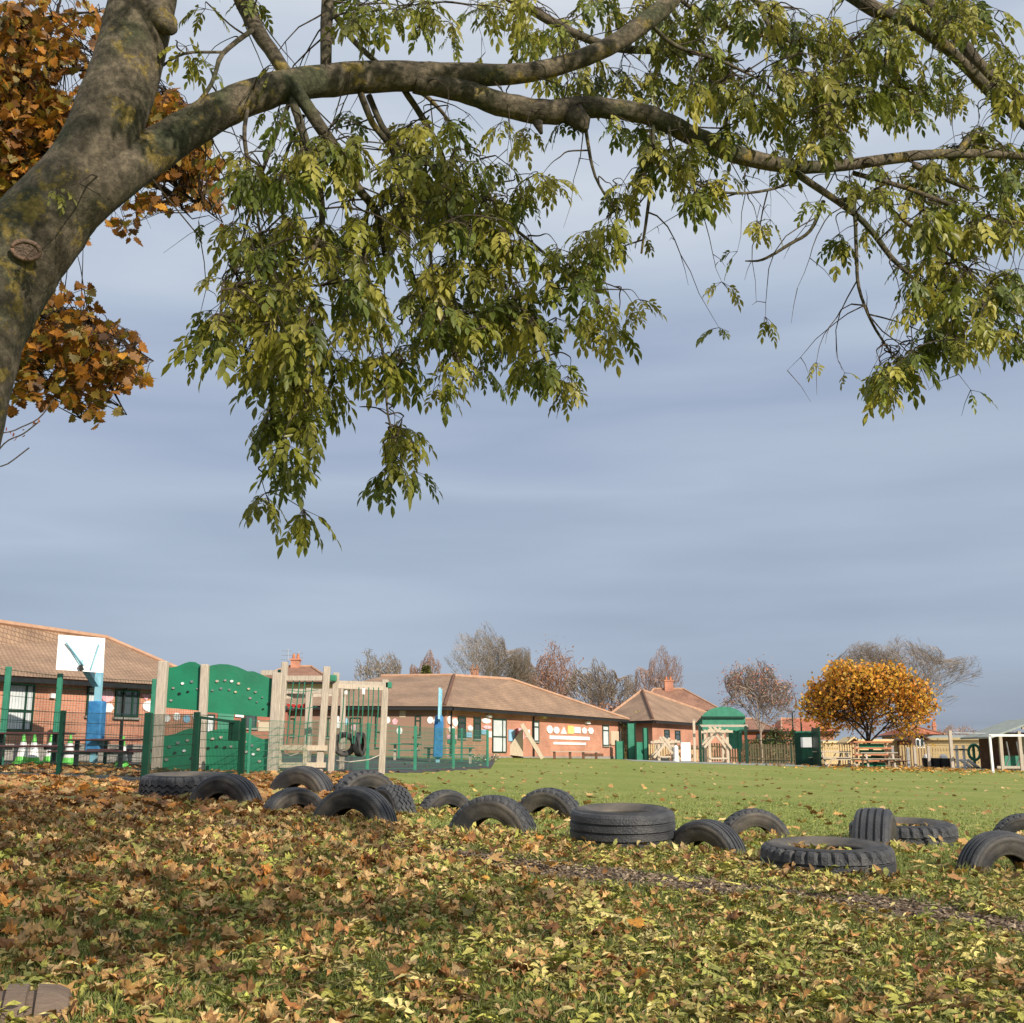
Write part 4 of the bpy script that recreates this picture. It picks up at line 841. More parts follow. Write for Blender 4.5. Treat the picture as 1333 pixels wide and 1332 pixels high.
# ------------------------------------------------------------------ timber trim frame with ropes
def frame():
    d = 33; P = GD(420, d); o = thing('timber_climbing_frame', 'weathered timber climbing frame with ropes right of the green climbing wall', 'climbing frame', P, group=None)
    for pb, pt, ty, dd, w_ in ((362, 371, 862, d, .17), (416, 426, 868, d, .18), (431, 438, 876, d+.6, .17), (497, 502, 885, d+1.6, .18), (400, 403, 896, d+3, .2), (366, 368, 876, d+3, .16), (445, 447, 896, d+4, .16)):
        B = GD(pb, dd); MB().bar(B - Vector((0, 0, .1)), T(pt, ty, dd), w_).build('post', TIMBER, o, bevel=.012)
    for a, b in (((372, 883, d), (424, 883, d)), ((340, 876, d+.8), (366, 876, d+.8)), ((436, 893, d+.6), (500, 896, d+1.6)), ((368, 900, d+3), (440, 900, d+3)), ((438, 889, d+4.2), (500, 891, d+4.4)), ((366, 907, d+3), (440, 903, d+4))):
        MB().bar(T(*a), T(*b), .12, .14).build('beam', TIMBER, o)
    for a, b in (((362, 973, d-.1), (426, 974, d-.1)), ((362, 996, d-.1), (424, 996, d-.1))): MB().bar(T(*a), T(*b), .1, .14).build('low_beam', TIMBERL, o)
    for px in (363, 397): MB().bar(T(px, 973, d-.12), T(px, 998, d-.12), .1).build('strut', TIMBERL, o)
    m = MB()
    for px in (382, 390, 397, 407): m.tube([T(px, 886, d), T(px-4, 920, d), T(px-9, 968, d)], .017, 5)
    for y in (898, 920, 940, 956): m.tube([T(374-(y-880)*.08, y, d), T(392, y+3, d), T(416-(y-880)*.08, y, d)], .012, 4)
    m.build('rope_net', ROPE, o); m = MB()
    for k in range(8):
        px = 448 + k*6.4; m.tube([T(px, 895, d+1), T(px-1.5 + (k % 2)*1, 925, d+1), T(px-6 + (k % 3)*2, 968, d+1.1)], .017, 5)
    islands(m, 'hanging_rope', ROPE, o); m = MB()
    for px in (450, 473): m.tube([T(px, 896, d+.9), T(px, 904, d+.9)], .05, 6)
    islands(m, 'rope_shackle', WHITE, o)
    m = MB(); m.tube([T(438, 990, d+.8), T(455, 992, d+.6), T(480, 989, d+1), T(497, 982, d+1.4)], .018, 5); m.tube([T(368, 978, d), T(378, 984, d-.1), T(393, 979, d)], .015, 5); islands(m, 'slack_rope', ROPEW, o)
    for a, mm in (((366, 876, d+.3), GREEN), ((434, 883, d+.4), GREEN), ((506, 892, d+1.6), GREEN)): c = T(*a); MB().box((c.x-.09, c.y-.09, c.z-.09), (c.x+.09, c.y+.09, c.z+.09)).build('post_cap', mm, o, bevel=.015)
frame()
# bunting of red pennants on the frame
m = MB(); o = thing('bunting', 'string of small red pennants hung inside the timber climbing frame', 'bunting', T(385, 918, 36)); m.tube([T(372, 914, 36), T(385, 917, 36), T(402, 915, 36)], .01, 4); m.build('string', ROPEW, o)
for px in (376, 382.5, 389, 395.5): c = T(px, 916.5, 36); MB().prism([c + Vector((-.07, 0, 0)), c + Vector((.07, 0, 0)), c + Vector((0, 0, -.17))], (0, .01, 0)).build('pennant', RED, o)
# green benches and planters in the yard
def long_table(label, px0, px1, d, ytop, m=GREEND):
    a = GD(px0, d); b_ = GD(px1, d); z = T(px0, ytop, d).z; o = thing('outdoor_table', label, 'table', a)
    MB().box((a.x, d-.35, z-.05), (b_.x, d+.35, z)).build('table_top', m, o, bevel=.01)
    for px in (px0+6, px1-6): P = GD(px, d); MB().bar(P, (P.x, d, z-.05), .12).build('leg', TIMBER, o)
    MB().box((a.x, d-.85, z-.33), (b_.x, d-.6, z-.28)).build('bench', m, o)
    for px in (px0+6, px1-6): P = GD(px, d-.72); MB().bar(P, (P.x, d-.72, z-.33), .09).build('bench_leg', TIMBER, o)
long_table('green outdoor table between the rear fence and the main school', 552, 618, 51, 973, GREEN)
long_table('green outdoor table beside the timber frame before the shaded wall', 508, 548, 52, 968, GREEN)
hedge('flower_planter', 'patch of white flowers and seedlings by the yard bench', [(GD(624, 54), .5, .3, .18), (GD(640, 55), .5, .3, .2)], [(.6, .6, .5), (.12, .2, .06)], 260, .09, 'flowers')
# things hanging: two tyres on the frame
def tyre_profile(R_, W2, r_in):
    return None
# ------------------------------------------------------------------ tyres
TS = {}
def tyre_mesh(kind):
    if kind in TS: return TS[kind]
    n = 128; Rr = .52; hw = .15
    # tread: across positions with grooves
    cuts = {'rib': [-.09, -.03, .03, .09], 'rib3': [-.065, 0, .065], 'zig': [-.075, -.012, .05], 'lug': [-.05, .05], 'block': [-.08, 0, .08]}[kind]
    prof = [(-hw, -.035), (-hw+.008, -.012), (-hw+.03, 0)]
    for c in cuts: g = .011; prof += [(c-g, 0), (c-g+.002, -.022), (c+g-.002, -.022), (c+g, 0)]
    prof += [(hw-.03, 0), (hw-.008, -.012), (hw, -.035)]
    V = []; Fc = []; k = len(prof)
    for i in range(n):
        a = 2*math.pi*i/n
        zz = {'zig': .012, 'block': .010}.get(kind, 0) * (1 if (i // 2) % 2 else -1)
        for j, (w, dr) in enumerate(prof):
            ww = w; rr = Rr + dr - .012*(w/hw)**2*1.5
            if 3 <= j < k-3: ww = w + zz
            if kind in ('lug', 'block', 'zig') and (j <= 2 or j >= k-3):
                if (i % 4) in (0,): rr -= .020
            if kind == 'lug' and (i % 4) == 0 and (j <= 3 or j >= k-4): rr -= .012
            if kind == 'block' and (i % 4) == 2 and dr == 0 and 3 < j < k-4: rr -= .014
            V.append((rr*math.cos(a), ww, rr*math.sin(a)))
    for i in range(n):
        for j in range(k-1): a = i*k+j; b = ((i+1) % n)*k+j; Fc.append((a, b, b+1, a+1))
    tr = bpy.data.meshes.new('tread'); tr.from_pydata(V, [], Fc); tr.materials.append(RUB)
    bm = bmesh.new(); bm.from_mesh(tr); bmesh.ops.recalc_face_normals(bm, faces=bm.faces); bm.to_mesh(tr); bm.free(); tr.update()
    # sidewalls + inner lining in one closed sweep
    sp = [(hw+.0, Rr-.055), (hw+.006, Rr-.062), (hw+.010, .445), (hw+.014, .425), (hw+.010, .42), (hw+.012, .39), (hw+.004, .35), (hw-.012, .315), (hw-.024, .296), (hw-.024, .286), (hw-.040, .276), (hw-.055, .280), (hw-.055, .30), (hw-.03, .34), (hw-.02, .40), (hw-.035, .46), (.05, .485), (0, .487)]
    prof = [(-hw+.0, Rr-.055)] + [(-w, r) for w, r in sp[1:]] + [(w, r) for w, r in reversed(sp[:-1])]
    V = []; Fc = []; k = len(prof); n2 = 72
    for i in range(n2):
        a = 2*math.pi*i/n2
        for w, r in prof: V.append((r*math.cos(a), w, r*math.sin(a)))
    for i in range(n2):
        for j in range(k-1): a = i*k+j; b = ((i+1) % n2)*k+j; Fc.append((a, b, b+1, a+1))
    sw = bpy.data.meshes.new('sidewall'); sw.from_pydata(V, [], Fc); sw.materials.append(RUBS); sw.shade_smooth()
    TS[kind] = (tr, sw); return TS[kind]
TG = 'half buried and flat tyres in a row across the lawn'
def tyre(label, P, Rr, yaw, kind, flat=False, sink=.12, roll=0, wide=1.0, group=TG, tilt=0, spin=0, mats=None):
    tr, sw = tyre_mesh(kind); s = Rr/.52
    o = thing('tyre', label, 'tyre', group=group)
    for nm, me in (('tread', tr), ('sidewall', sw)):
        if mats: me = me.copy(); me.materials[0] = mats
        c = bpy.data.objects.new(nm, me); COL.objects.link(c); c.parent = o
    o.scale = (s, s*wide, s)
    if flat: M = Matrix.Rotation(yaw, 4, 'Z') @ Matrix.Rotation(tilt, 4, 'X') @ Matrix.Rotation(R(90), 4, 'X'); z = P.z + .15*s*wide - sink
    else: M = Matrix.Rotation(yaw, 4, 'Z') @ Matrix.Rotation(tilt, 4, 'X') @ Matrix.Rotation(spin, 4, 'Y'); z = P.z - sink
    o.rotation_euler = M.to_euler(); o.location = (P.x, P.y, z); return o
TY = []
def stand(x0, x1, py, yaw, kind, label, sink=.12, **k):
    P = G((x0+x1)/2, py); y = R(yaw); th = math.atan2(P.x, P.y); width = (x1-x0)*mpp(P); Rr = width/(1.97*abs(math.cos(y)) + .6*abs(math.sin(y))); Rr = min(max(Rr, .40), .62)
    TY.append((P, Rr, yaw)); return tyre(label, P + Vector((0, .12, 0)), Rr, y - th, kind, sink=sink*Rr/.52, spin=random.uniform(0, 6), **k)
def lying(x0, x1, pf, kind, label, sink=.02, tilt=0, **k):
    P = G((x0+x1)/2, pf); w_ = (x1-x0)*mpp(P); Rr = w_/2; 
    for _ in range(3): Q = P + Vector((P.x/P.y*Rr, Rr, 0)); Rr = (x1-x0)*mpp(Q)/2
    Q.z = gz(Q.x, Q.y); TY.append((Q, Rr, 0)); return tyre(label, Q, Rr, 0, kind, flat=True, sink=sink, tilt=tilt, **k)
lying(182, 300, 1045, 'zig', 'flat lying tyre at the left end in front of the fence post', tilt=R(3))
stand(237, 343, 1050, -36, 'rib', 'ribbed half buried tyre next to the flat one at the left end')
stand(342, 440, 1036, -34, 'rib', 'ribbed half buried tyre at the back of the left cluster, before the rope frame')
stand(333, 428, 1062, 24, 'rib3', 'half buried tyre with brownish sidewall in front of the left cluster')
stand(424, 522, 1040, 28, 'lug', 'half buried tyre with chunky lugged tread at the back of the left cluster')
stand(398, 520, 1072, -30, 'rib', 'largest half buried tyre at the front of the left cluster')
stand(470, 544, 1062, -62, 'zig', 'half buried tyre turned so its zigzag tread shows at the cluster right end')
stand(540, 619, 1060, 26, 'block', 'small half buried tyre just right of the left cluster')
stand(577, 705, 1085, -24, 'block', 'pale brown half buried tyre in the middle front of the row')
stand(663, 766, 1066, -28, 'lug', 'half buried tyre behind the middle one, beside the big flat smooth tyre')
lying(742, 880, 1106, 'rib3', 'big flat lying tyre with smooth ribbed side in the centre of the row', wide=1.2, tilt=R(4))
stand(867, 978, 1114, -34, 'rib', 'black half buried tyre right of the big smooth flat tyre')
stand(939, 1030, 1092, 16, 'block', 'half buried tyre with brown sidewall standing back right of centre')
lying(992, 1164, 1142, 'lug', 'largest flat lying tyre with notched tread at the front right', tilt=R(3.2), sink=.09)
stand(1114, 1177, 1105, 84, 'rib', 'upright tyre turned tread-on between the two flat tyres at right', sink=.18)
lying(1108, 1245, 1101, 'lug', 'flat lying tyre with notched tread behind the tread-on tyre', tilt=R(3), sink=.13)
stand(1256, 1372, 1142, 38, 'rib', 'half buried tyre with pale grey sidewall cut by the right edge', sink=.06)
stand(1300, 1380, 1094, 12, 'block', 'half buried tyre mostly hidden behind the right edge tyre')
Pn = Vector((-1.92, 4.62, float(gz(-1.92, 4.62)))); tyre('dusty brown tyre tread close to the camera in the bottom left corner', Pn, (.56), R(109), 'rib3', sink=.47, wide=1.55, mats=RUBB)
for px, yaw, lab in ((448.5, 15, 'hanging tyre seen face-on under the timber frame'), (468.5, 80, 'hanging tyre seen edge-on under the timber frame')):
    P = T(px, 969, 34.6); tr_ = tyre(lab, P, .36, R(yaw), 'rib', sink=0, group='tyres hung in the timber frame')
# ------------------------------------------------------------------ cones and yard tables
cone = None
for i, (px, d, lab) in enumerate(((29, 33, 'green based cone furthest left behind the low fence'), (43, 32.5, 'green based cone second from the left'), (65, 34, 'green based cone behind the tall fence post'), (90, 33, 'green based cone in the middle, left of the blue padded post'), (159, 31.5, 'largest green based cone right of the blue padded post'))):
    P = GD(px, d)
    if cone is None:
        cone = thing('traffic_cone', lab, 'cone', P, group='green and white cones in the yard')
        MB().lathe([(.27, 0), (.27, .05), (.19, .08), (.16, .20)], (0, 0, 0), 14).build('base', LIME, cone, world=False); MB().lathe([(.155, .205), (.075, .60)], (0, 0, 0), 14).build('white_sleeve', WHITE, cone, world=False); MB().lathe([(.07, .605), (.025, .85)], (0, 0, 0), 14).build('tip', LIME, cone, world=False)
    else: c = copy_tree(cone); c.location = P; c['label'] = lab
def mesh_table(label, px, d, s=1., rot=0):
    P = GD(px, d); o = thing('mesh_picnic_table', label, 'picnic table', P, rot, group='maroon mesh tables in the yard')
    MB().box((-.95, -.38, .72), (.95, .38, .76)).build('table_top', MAROON, o, world=False, bevel=.01)
    for y in (-.72, .72): MB().box((-.95, y-.15, .43), (.95, y+.15, .47)).build('bench', MAROON, o, world=False, bevel=.01)
    for x in (-.6, .6): MB().bar((x, 0, 0), (x, 0, .72), .09).bar((x, -.72, .40), (x, .72, .40), .06).build('leg_frame', BLACK, o, world=False)
    o.scale = (s, s, s)
mesh_table('maroon mesh picnic table below the basketball pad', 128, 30.5, 1.0, R(-6)); mesh_table('maroon mesh picnic table at the left edge behind the low fence', 35, 31, 1.15, R(5)); mesh_table('maroon mesh picnic table between the pad and the climbing wall', 165, 34, 1.0, R(8))
for i, (px, d, lab, mm) in enumerate(((700, 66, 'x', None),)): pass
# low concrete wall in the yard
a = GD(-60, 35.2); b_ = GD(262, 38.6); o = thing('low_wall', 'low concrete wall along the foot of the left school building yard', 'wall', a); w = Wall(a, b_); w.slab(MB(), 0, w.L, .4, a.z + .42, 0, .2).build('wall_body', CONC, o); w.slab(MB(), -.05, w.L+.05, a.z+.42, a.z+.47, -.03, .23).build('coping', CONC, o)
# shaded coats and props before the far wall of the frame
for i, (px, py, mm, lab) in enumerate(((376, 930, BLACK, 'dark coat hung on a post inside the climbing frame'),)):
    pass
# ------------------------------------------------------------------ foreground ash tree
def spline(pts, n=5):
    P = [np.array(p, float) for p in pts]; P = [2*P[0]-P[1]] + P + [2*P[-1]-P[-2]]; out = []
    for i in range(1, len(P)-2):
        for k in range(n):
            t = k/n; a, b, c, d = P[i-1], P[i], P[i+1], P[i+2]
            out.append(.5*((2*b) + (-a+c)*t + (2*a-5*b+4*c-d)*t*t + (-a+3*b-3*c+d)*t**3))
    out.append(P[-2]); return out
ASH = thing('ash_tree', 'mature tree arching over the lawn with lichen covered limbs and drooping green leaves', 'tree', GD(-330, 4.9))
NODES = []
def limb(m, pts, sides=10, n=5, rough=.0, nodes=True):
    """pts: (px, py, depth, width in photo px)"""
    q = spline(pts, n); P = []; rr = []
    for k, v in enumerate(q):
        p = T(v[0], v[1], v[2]); r = max(.002, v[3]/2*mpp(p)*.92); 
        if rough: p += Vector((random.gauss(0, 1), random.gauss(0, 1), random.gauss(0, 1)))*r*rough; r *= 1 + random.gauss(0, rough*.5)
        P.append(p); rr.append(r)
        if nodes: NODES.append((p, r))
    m.tube(P, rr, sides); return P
tm = MB()
base = GD(-330, 4.9)
tp = [(-240, 1230, 4.75, 230), (-190, 1000, 4.75, 180), (-130, 800, 4.75, 158), (-78, 600, 4.8, 146), (-38, 440, 4.9, 140), (10, 350, 5.0, 134), (60, 288, 5.05, 122), (112, 218, 5.1, 104), (150, 130, 5.15, 97), (175, 50, 5.2, 92), (192, -40, 5.25, 88), (200, -160, 5.3, 80), (190, -330, 5.2, 70), (220, -520, 5.2, 50)]
limb(tm, tp, 20, 6, .012, False); tm.build('trunk', BARK, ASH, smooth=True)
lm = MB()
limb(lm, [(70, 290, 5.05, 90), (135, 240, 5.1, 74), (190, 203, 5.25, 63), (250, 165, 5.4, 54), (310, 133, 5.5, 50), (370, 113, 5.6, 47), (450, 102, 5.8, 45), (530, 100, 5.95, 42), (600, 98, 6.05, 34), (660, 97, 6.1, 29), (720, 88, 6.15, 27), (790, 62, 6.2, 26), (845, 25, 6.3, 26), (885, -15, 6.4, 25), (940, -110, 6.5, 20)], 14, 5, .02); lm.build('limb', BARK, ASH, smooth=True)
lm = MB()
limb(lm, [(540, 108, 5.95, 30), (600, 118, 6.05, 32), (660, 138, 6.1, 34), (715, 146, 6.15, 35), (755, 140, 6.2, 31), (800, 142, 6.25, 28), (850, 152, 6.3, 28), (905, 178, 6.4, 27), (965, 203, 6.5, 25), (1035, 217, 6.6, 20), (1100, 215, 6.7, 17), (1190, 203, 6.8, 15), (1270, 200, 6.9, 12), (1345, 205, 7, 10), (1420, 215, 7, 8)], 12, 5, .03); lm.build('limb', BARK, ASH, smooth=True)
lm = MB()
BR = [[(300, -30, 5.7, 22), (335, 40, 5.65, 21), (368, 88, 5.6, 20), (400, 140, 5.55, 19), (430, 185, 5.6, 17), (462, 240, 5.7, 14), (490, 276, 5.8, 11), (500, 330, 5.9, 6)],
 [(378, 120, 5.6, 13), (392, 165, 5.5, 12), (408, 215, 5.5, 11), (418, 262, 5.5, 10), (417, 300, 5.5, 8), (395, 350, 5.5, 5), (375, 400, 5.5, 3)],
 [(428, -30, 5.9, 18), (425, 30, 5.85, 17), (424, 90, 5.8, 16)], [(408, -30, 6.2, 10), (450, 40, 6.1, 9), (495, 85, 6, 8), (560, 130, 6.3, 6), (610, 190, 6.5, 4)],
 [(625, -25, 7, 14), (690, 12, 7, 14), (745, 42, 7, 13), (800, 62, 7, 12), (850, 66, 7, 11), (900, 68, 7.1, 8), (960, 80, 7.2, 5)],
 [(1090, -20, 7, 22), (1140, 12, 7, 22), (1200, 38, 7, 18), (1250, 80, 7.1, 16), (1300, 130, 7.2, 16), (1350, 175, 7.2, 15)], [(1185, -20, 7.4, 20), (1240, 40, 7.4, 18), (1285, 95, 7.4, 17), (1350, 145, 7.5, 16)],
 [(1030, 222, 6.6, 12), (1080, 255, 6.6, 10), (1125, 290, 6.6, 9), (1160, 335, 6.6, 8), (1190, 365, 6.6, 5), (1215, 400, 6.6, 4)], [(1090, 262, 6.6, 8), (1135, 258, 6.6, 7), (1180, 290, 6.6, 6), (1220, 320, 6.6, 5), (1260, 350, 6.6, 4)],
 [(1112, 262, 6.6, 6), (1115, 330, 6.6, 5), (1118, 375, 6.6, 5), (1135, 420, 6.6, 4), (1160, 460, 6.6, 3.5)], [(1072, 262, 6.6, 6), (1055, 300, 6.6, 5), (1028, 318, 6.6, 5), (993, 338, 6.6, 4), (970, 340, 6.6, 2)],
 [(1260, 180, 7, 9), (1242, 205, 6.95, 9), (1230, 200, 6.9, 7)], [(1110, 225, 6.8, 7), (1180, 245, 6.8, 7), (1240, 268, 6.8, 7), (1290, 285, 6.8, 6), (1340, 292, 6.8, 5)],
 [(1190, 215, 6.8, 9), (1210, 225, 6.9, 8), (1260, 245, 7, 6)], [(468, 118, 5.85, 10), (485, 160, 5.9, 9), (510, 195, 6, 8), (522, 250, 6.1, 7), (525, 320, 6.1, 6), (545, 380, 6.2, 5), (560, 440, 6.2, 4)],
 [(525, 115, 6, 9), (548, 150, 6.1, 9), (570, 190, 6.2, 8), (590, 240, 6.3, 7), (625, 300, 6.3, 6), (650, 360, 6.3, 5), (690, 420, 6.3, 4), (710, 470, 6.3, 3)],
 [(545, 200, 6.2, 6), (610, 250, 6.2, 6), (660, 290, 6.2, 5), (720, 340, 6.2, 4), (760, 380, 6.2, 3)], [(480, 125, 6, 9), (505, 175, 6, 8), (560, 215, 6, 7), (590, 250, 6, 5)],
 [(325, 128, 5.5, 6), (318, 180, 5.4, 6), (330, 240, 5.4, 5), (335, 280, 5.4, 4), (345, 350, 5.4, 3)], [(380, 125, 5.6, 7), (350, 200, 5.5, 6), (335, 245, 5.5, 5), (322, 290, 5.4, 4), (305, 345, 5.4, 3)],
 [(395, 150, 5.6, 5), (370, 210, 5.6, 5), (368, 280, 5.6, 4), (372, 350, 5.6, 4), (360, 430, 5.6, 3), (352, 560, 5.6, 3), (360, 640, 5.6, 2)], [(245, 150, 5.3, 6), (275, 110, 5.4, 6), (290, 70, 5.5, 7), (330, 38, 5.6, 7)], [(205, 90, 5.4, 4), (240, 70, 5.4, 4), (290, 68, 5.5, 4)],
 [(760, 150, 6.2, 6), (765, 185, 6.2, 5), (775, 230, 6.2, 4), (800, 275, 6.2, 3)], [(850, 150, 6.3, 6), (850, 210, 6.3, 5), (845, 260, 6.3, 5), (835, 330, 6.3, 3)], [(870, 165, 6.3, 5), (880, 215, 6.3, 5), (912, 242, 6.3, 4), (960, 252, 6.4, 4), (1010, 245, 6.5, 4), (1030, 232, 6.6, 3)],
 [(560, 235, 6.1, 4), (560, 330, 6.1, 4), (575, 430, 6.1, 4), (620, 500, 6.1, 3)], [(480, 260, 5.8, 5), (475, 330, 5.8, 5), (485, 390, 5.8, 4), (500, 470, 5.8, 4), (505, 540, 5.8, 3), (520, 590, 5.8, 3)],
 [(975, -20, 7, 8), (1010, 50, 7, 7), (1050, 110, 6.9, 6), (1095, 170, 6.8, 5), (1110, 210, 6.7, 4)], [(860, -20, 6.8, 7), (930, 30, 6.8, 6), (1010, 50, 6.9, 5), (1060, 60, 7, 4)], [(845, 30, 6.3, 6), (880, 60, 6.4, 6), (940, 80, 6.5, 5), (1000, 110, 6.6, 3)]]
for b_ in BR: limb(lm, b_, 8, 4, .05)
# knuckles, broken stubs and the pruned knot
for px, py, d, w_ in ((218, 12, 5.15, 34), (222, 32, 5.13, 28)): c = T(px, py, d+.02); lm.tube([c + Vector((-.10, 0, .08)), c + Vector((-.05, -.02, .02)), c + Vector((-.005, -.02, -.02)), c + Vector((.01, -.02, -.05)), c + Vector((.012, -.02, -.07))], [.075, .07, .055, .035, .01], 12)
c = T(748, 150, 6.15); lm.tube([c, c + Vector((.04, -.03, -.06)), c + Vector((.05, -.05, -.12))], [.07, .055, .03], 8); c = T(700, 160, 6.1); lm.tube([c, c + Vector((.02, -.02, -.08))], [.03, .01], 6)
lm.build('branches', BARK, ASH, smooth=True)
kn = T(34, 326, 4.795); n_ = (Vector((0, 0, CZ)) - kn).normalized(); u_ = n_.cross(Vector((0, 0, 1))).normalized(); v_ = u_.cross(n_)
MB().tube([kn + (u_*math.cos(t)*.058 - v_*math.sin(t)*.040 + (u_*math.sin(t)*0)) for t in np.linspace(0, 6.2832, 20)], .010, 7).build('pruning_scar_rim', mat('scar_rim', (.19, .115, .08), (.11, .075, .055), 20, .8, .4), ASH, smooth=True)
MB().prism([kn + (u_*math.cos(t)*.052 - v_*math.sin(t)*.035) - n_*.06 for t in np.linspace(0, 6.2832, 17)[:-1]], n_*.062).build('pruning_scar', mat('scar_wood', (.16, .11, .085), (.09, .065, .05), 30, .9, .5), ASH)
# limbs out of frame, over and behind the camera
lb = MB(); K0 = T(195, -100, 5.25)
def wl(pts, r0, r1): 
    q = spline([tuple(p) for p in pts], 5); k = len(q); P = [Vector(v) for v in q]; lb.tube(P, [r0 + (r1-r0)*i/(k-1) for i in range(k)], 8); return P
BEH = [wl([K0, (-1.2, 3, 6.4), (.5, .5, 6.6), (2.6, -2.0, 6.4), (4.6, -4.2, 5.8)], .12, .03), wl([(-1.2, 3, 6.4), (-.4, .5, 6.0), (1.0, -2.4, 5.6), (2.6, -5, 5.1)], .08, .02), wl([K0, (-2.6, 3.5, 6.8), (-2.4, 1, 7), (-1, -2, 6.4)], .1, .03)]
lb.build('high_limbs', BARK, ASH, smooth=True)
# leaf clumps: (px, py, rx, ry, depth, density)
CL_ = [(335, 385, 58, 48, 5.4, 1), (300, 455, 42, 36, 5.4, 1), (365, 440, 60, 60, 5.5, 1.1), (410, 505, 55, 60, 5.6, 1.1), (375, 580, 42, 48, 5.6, 1.1), (370, 640, 30, 26, 5.6, 1), (340, 683, 20, 14, 5.6, 1.2), (384, 700, 22, 16, 5.6, 1.3), (445, 400, 50, 60, 5.7, 1), (345, 500, 40, 40, 5.5, 1), (360, 270, 60, 40, 5.5, .8), (400, 330, 55, 40, 5.6, .9), (440, 225, 60, 50, 5.8, .7), (400, 210, 50, 40, 5.6, .5), (520, 210, 50, 40, 6, .6), (580, 200, 40, 40, 6.1, .5), (330, 330, 40, 30, 5.5, .8), (470, 160, 40, 20, 6, .3), (310, 250, 20, 30, 5.4, .5),
 (500, 480, 42, 60, 5.9, .8), (520, 590, 34, 32, 5.8, 1), (522, 640, 26, 24, 5.8, 1.1), (500, 330, 60, 50, 5.9, .9), (560, 290, 60, 50, 6.1, .8), (620, 270, 60, 50, 6.2, .7), (660, 330, 60, 50, 6.2, .9), (600, 380, 60, 50, 6.2, 1), (560, 440, 55, 45, 6.1, 1), (630, 450, 60, 50, 6.2, 1), (690, 430, 60, 50, 6.3, 1), (740, 370, 40, 40, 6.2, 1), (780, 335, 36, 36, 6.2, .9), (700, 500, 46, 30, 6.3, 1), (740, 525, 28, 24, 6.3, 1.2), (610, 510, 45, 28, 6.1, .6), (560, 520, 30, 26, 6, .6), (820, 425, 22, 18, 6.2, 1), (790, 455, 20, 24, 6.2, .9), (760, 430, 26, 26, 6.2, .7), (805, 285, 26, 26, 6.2, .5), (700, 280, 40, 30, 6.3, .5),
 (255, 75, 26, 50, 5.4, .25), (285, 30, 30, 26, 5.6, .3), (350, 20, 40, 24, 5.8, .3), (350, 180, 40, 40, 5.7, .15), (300, 215, 16, 20, 5.3, .5), (500, 25, 60, 28, 6, .5), (555, 35, 35, 28, 6, .6), (590, 60, 18, 20, 6, .6), (660, 20, 50, 28, 6.6, .6), (720, 70, 50, 40, 6.8, .7), (780, 120, 50, 40, 6.8, .6), (700, 115, 30, 20, 6.8, .3), (800, 20, 60, 30, 6.8, .6), (880, 50, 50, 50, 6.8, .7), (930, 110, 50, 50, 6.7, .7), (960, 30, 60, 36, 7, .9), (1000, 130, 46, 50, 6.7, 1.1), (1050, 60, 50, 40, 7, .9), (1090, 130, 50, 55, 6.9, 1.2), (1140, 70, 55, 45, 7, 1), (1160, 140, 50, 44, 7, 1.1), (1210, 30, 50, 40, 7.2, .9), (1270, 40, 50, 40, 7.2, .8), (1310, 110, 36, 50, 7.2, .8), (1230, 120, 40, 40, 7.2, .6), (1280, 210, 44, 40, 7, .7), (1320, 270, 30, 44, 7, .9), (1230, 250, 50, 40, 6.9, .7), (1140, 260, 50, 36, 6.7, .7), (1180, 310, 44, 36, 6.6, .8), (1070, 200, 40, 36, 6.8, .6), (1250, 320, 46, 36, 6.7, 1), (1300, 330, 36, 36, 6.8, .8), (1210, 385, 40, 34, 6.6, 1.1), (1270, 400, 44, 40, 6.6, 1.1), (1240, 462, 38, 28, 6.6, 1.3), (1155, 515, 36, 30, 6.6, 1.9), (1175, 490, 26, 22, 6.6, 1.2), (1330, 465, 16, 30, 6.7, 1.4), (1290, 455, 24, 24, 6.6, 1.2), (1215, 415, 40, 36, 6.6, 1.2), (1300, 400, 36, 36, 6.7, 1),
 (1090, 335, 28, 22, 6.6, .5), (1060, 305, 26, 14, 6.6, .5), (900, 215, 36, 30, 6.4, .8), (905, 280, 24, 22, 6.4, 1.2), (860, 230, 30, 34, 6.4, .7), (945, 262, 8, 8, 6.4, .7), (985, 320, 10, 8, 6.6, .5), (940, 190, 30, 26, 6.6, .5), (830, 180, 30, 30, 6.5, .5), (1020, 200, 30, 30, 6.8, .6), (460, 40, 40, 26, 6, .3), (620, 170, 50, 24, 6.3, .15), (840, 110, 36, 30, 6.8, .5), (690, 190, 10, 10, 6.3, .5), (740, 175, 14, 10, 6.3, .5)]
tw = MB(); lp = []; ld = []; lu = []; ls = []; lc = []
NP = np.array([tuple(p) for p, r in NODES])
GP = np.array([(.235, .24, .034), (.185, .21, .030), (.125, .16, .028), (.28, .27, .044), (.36, .33, .06)])
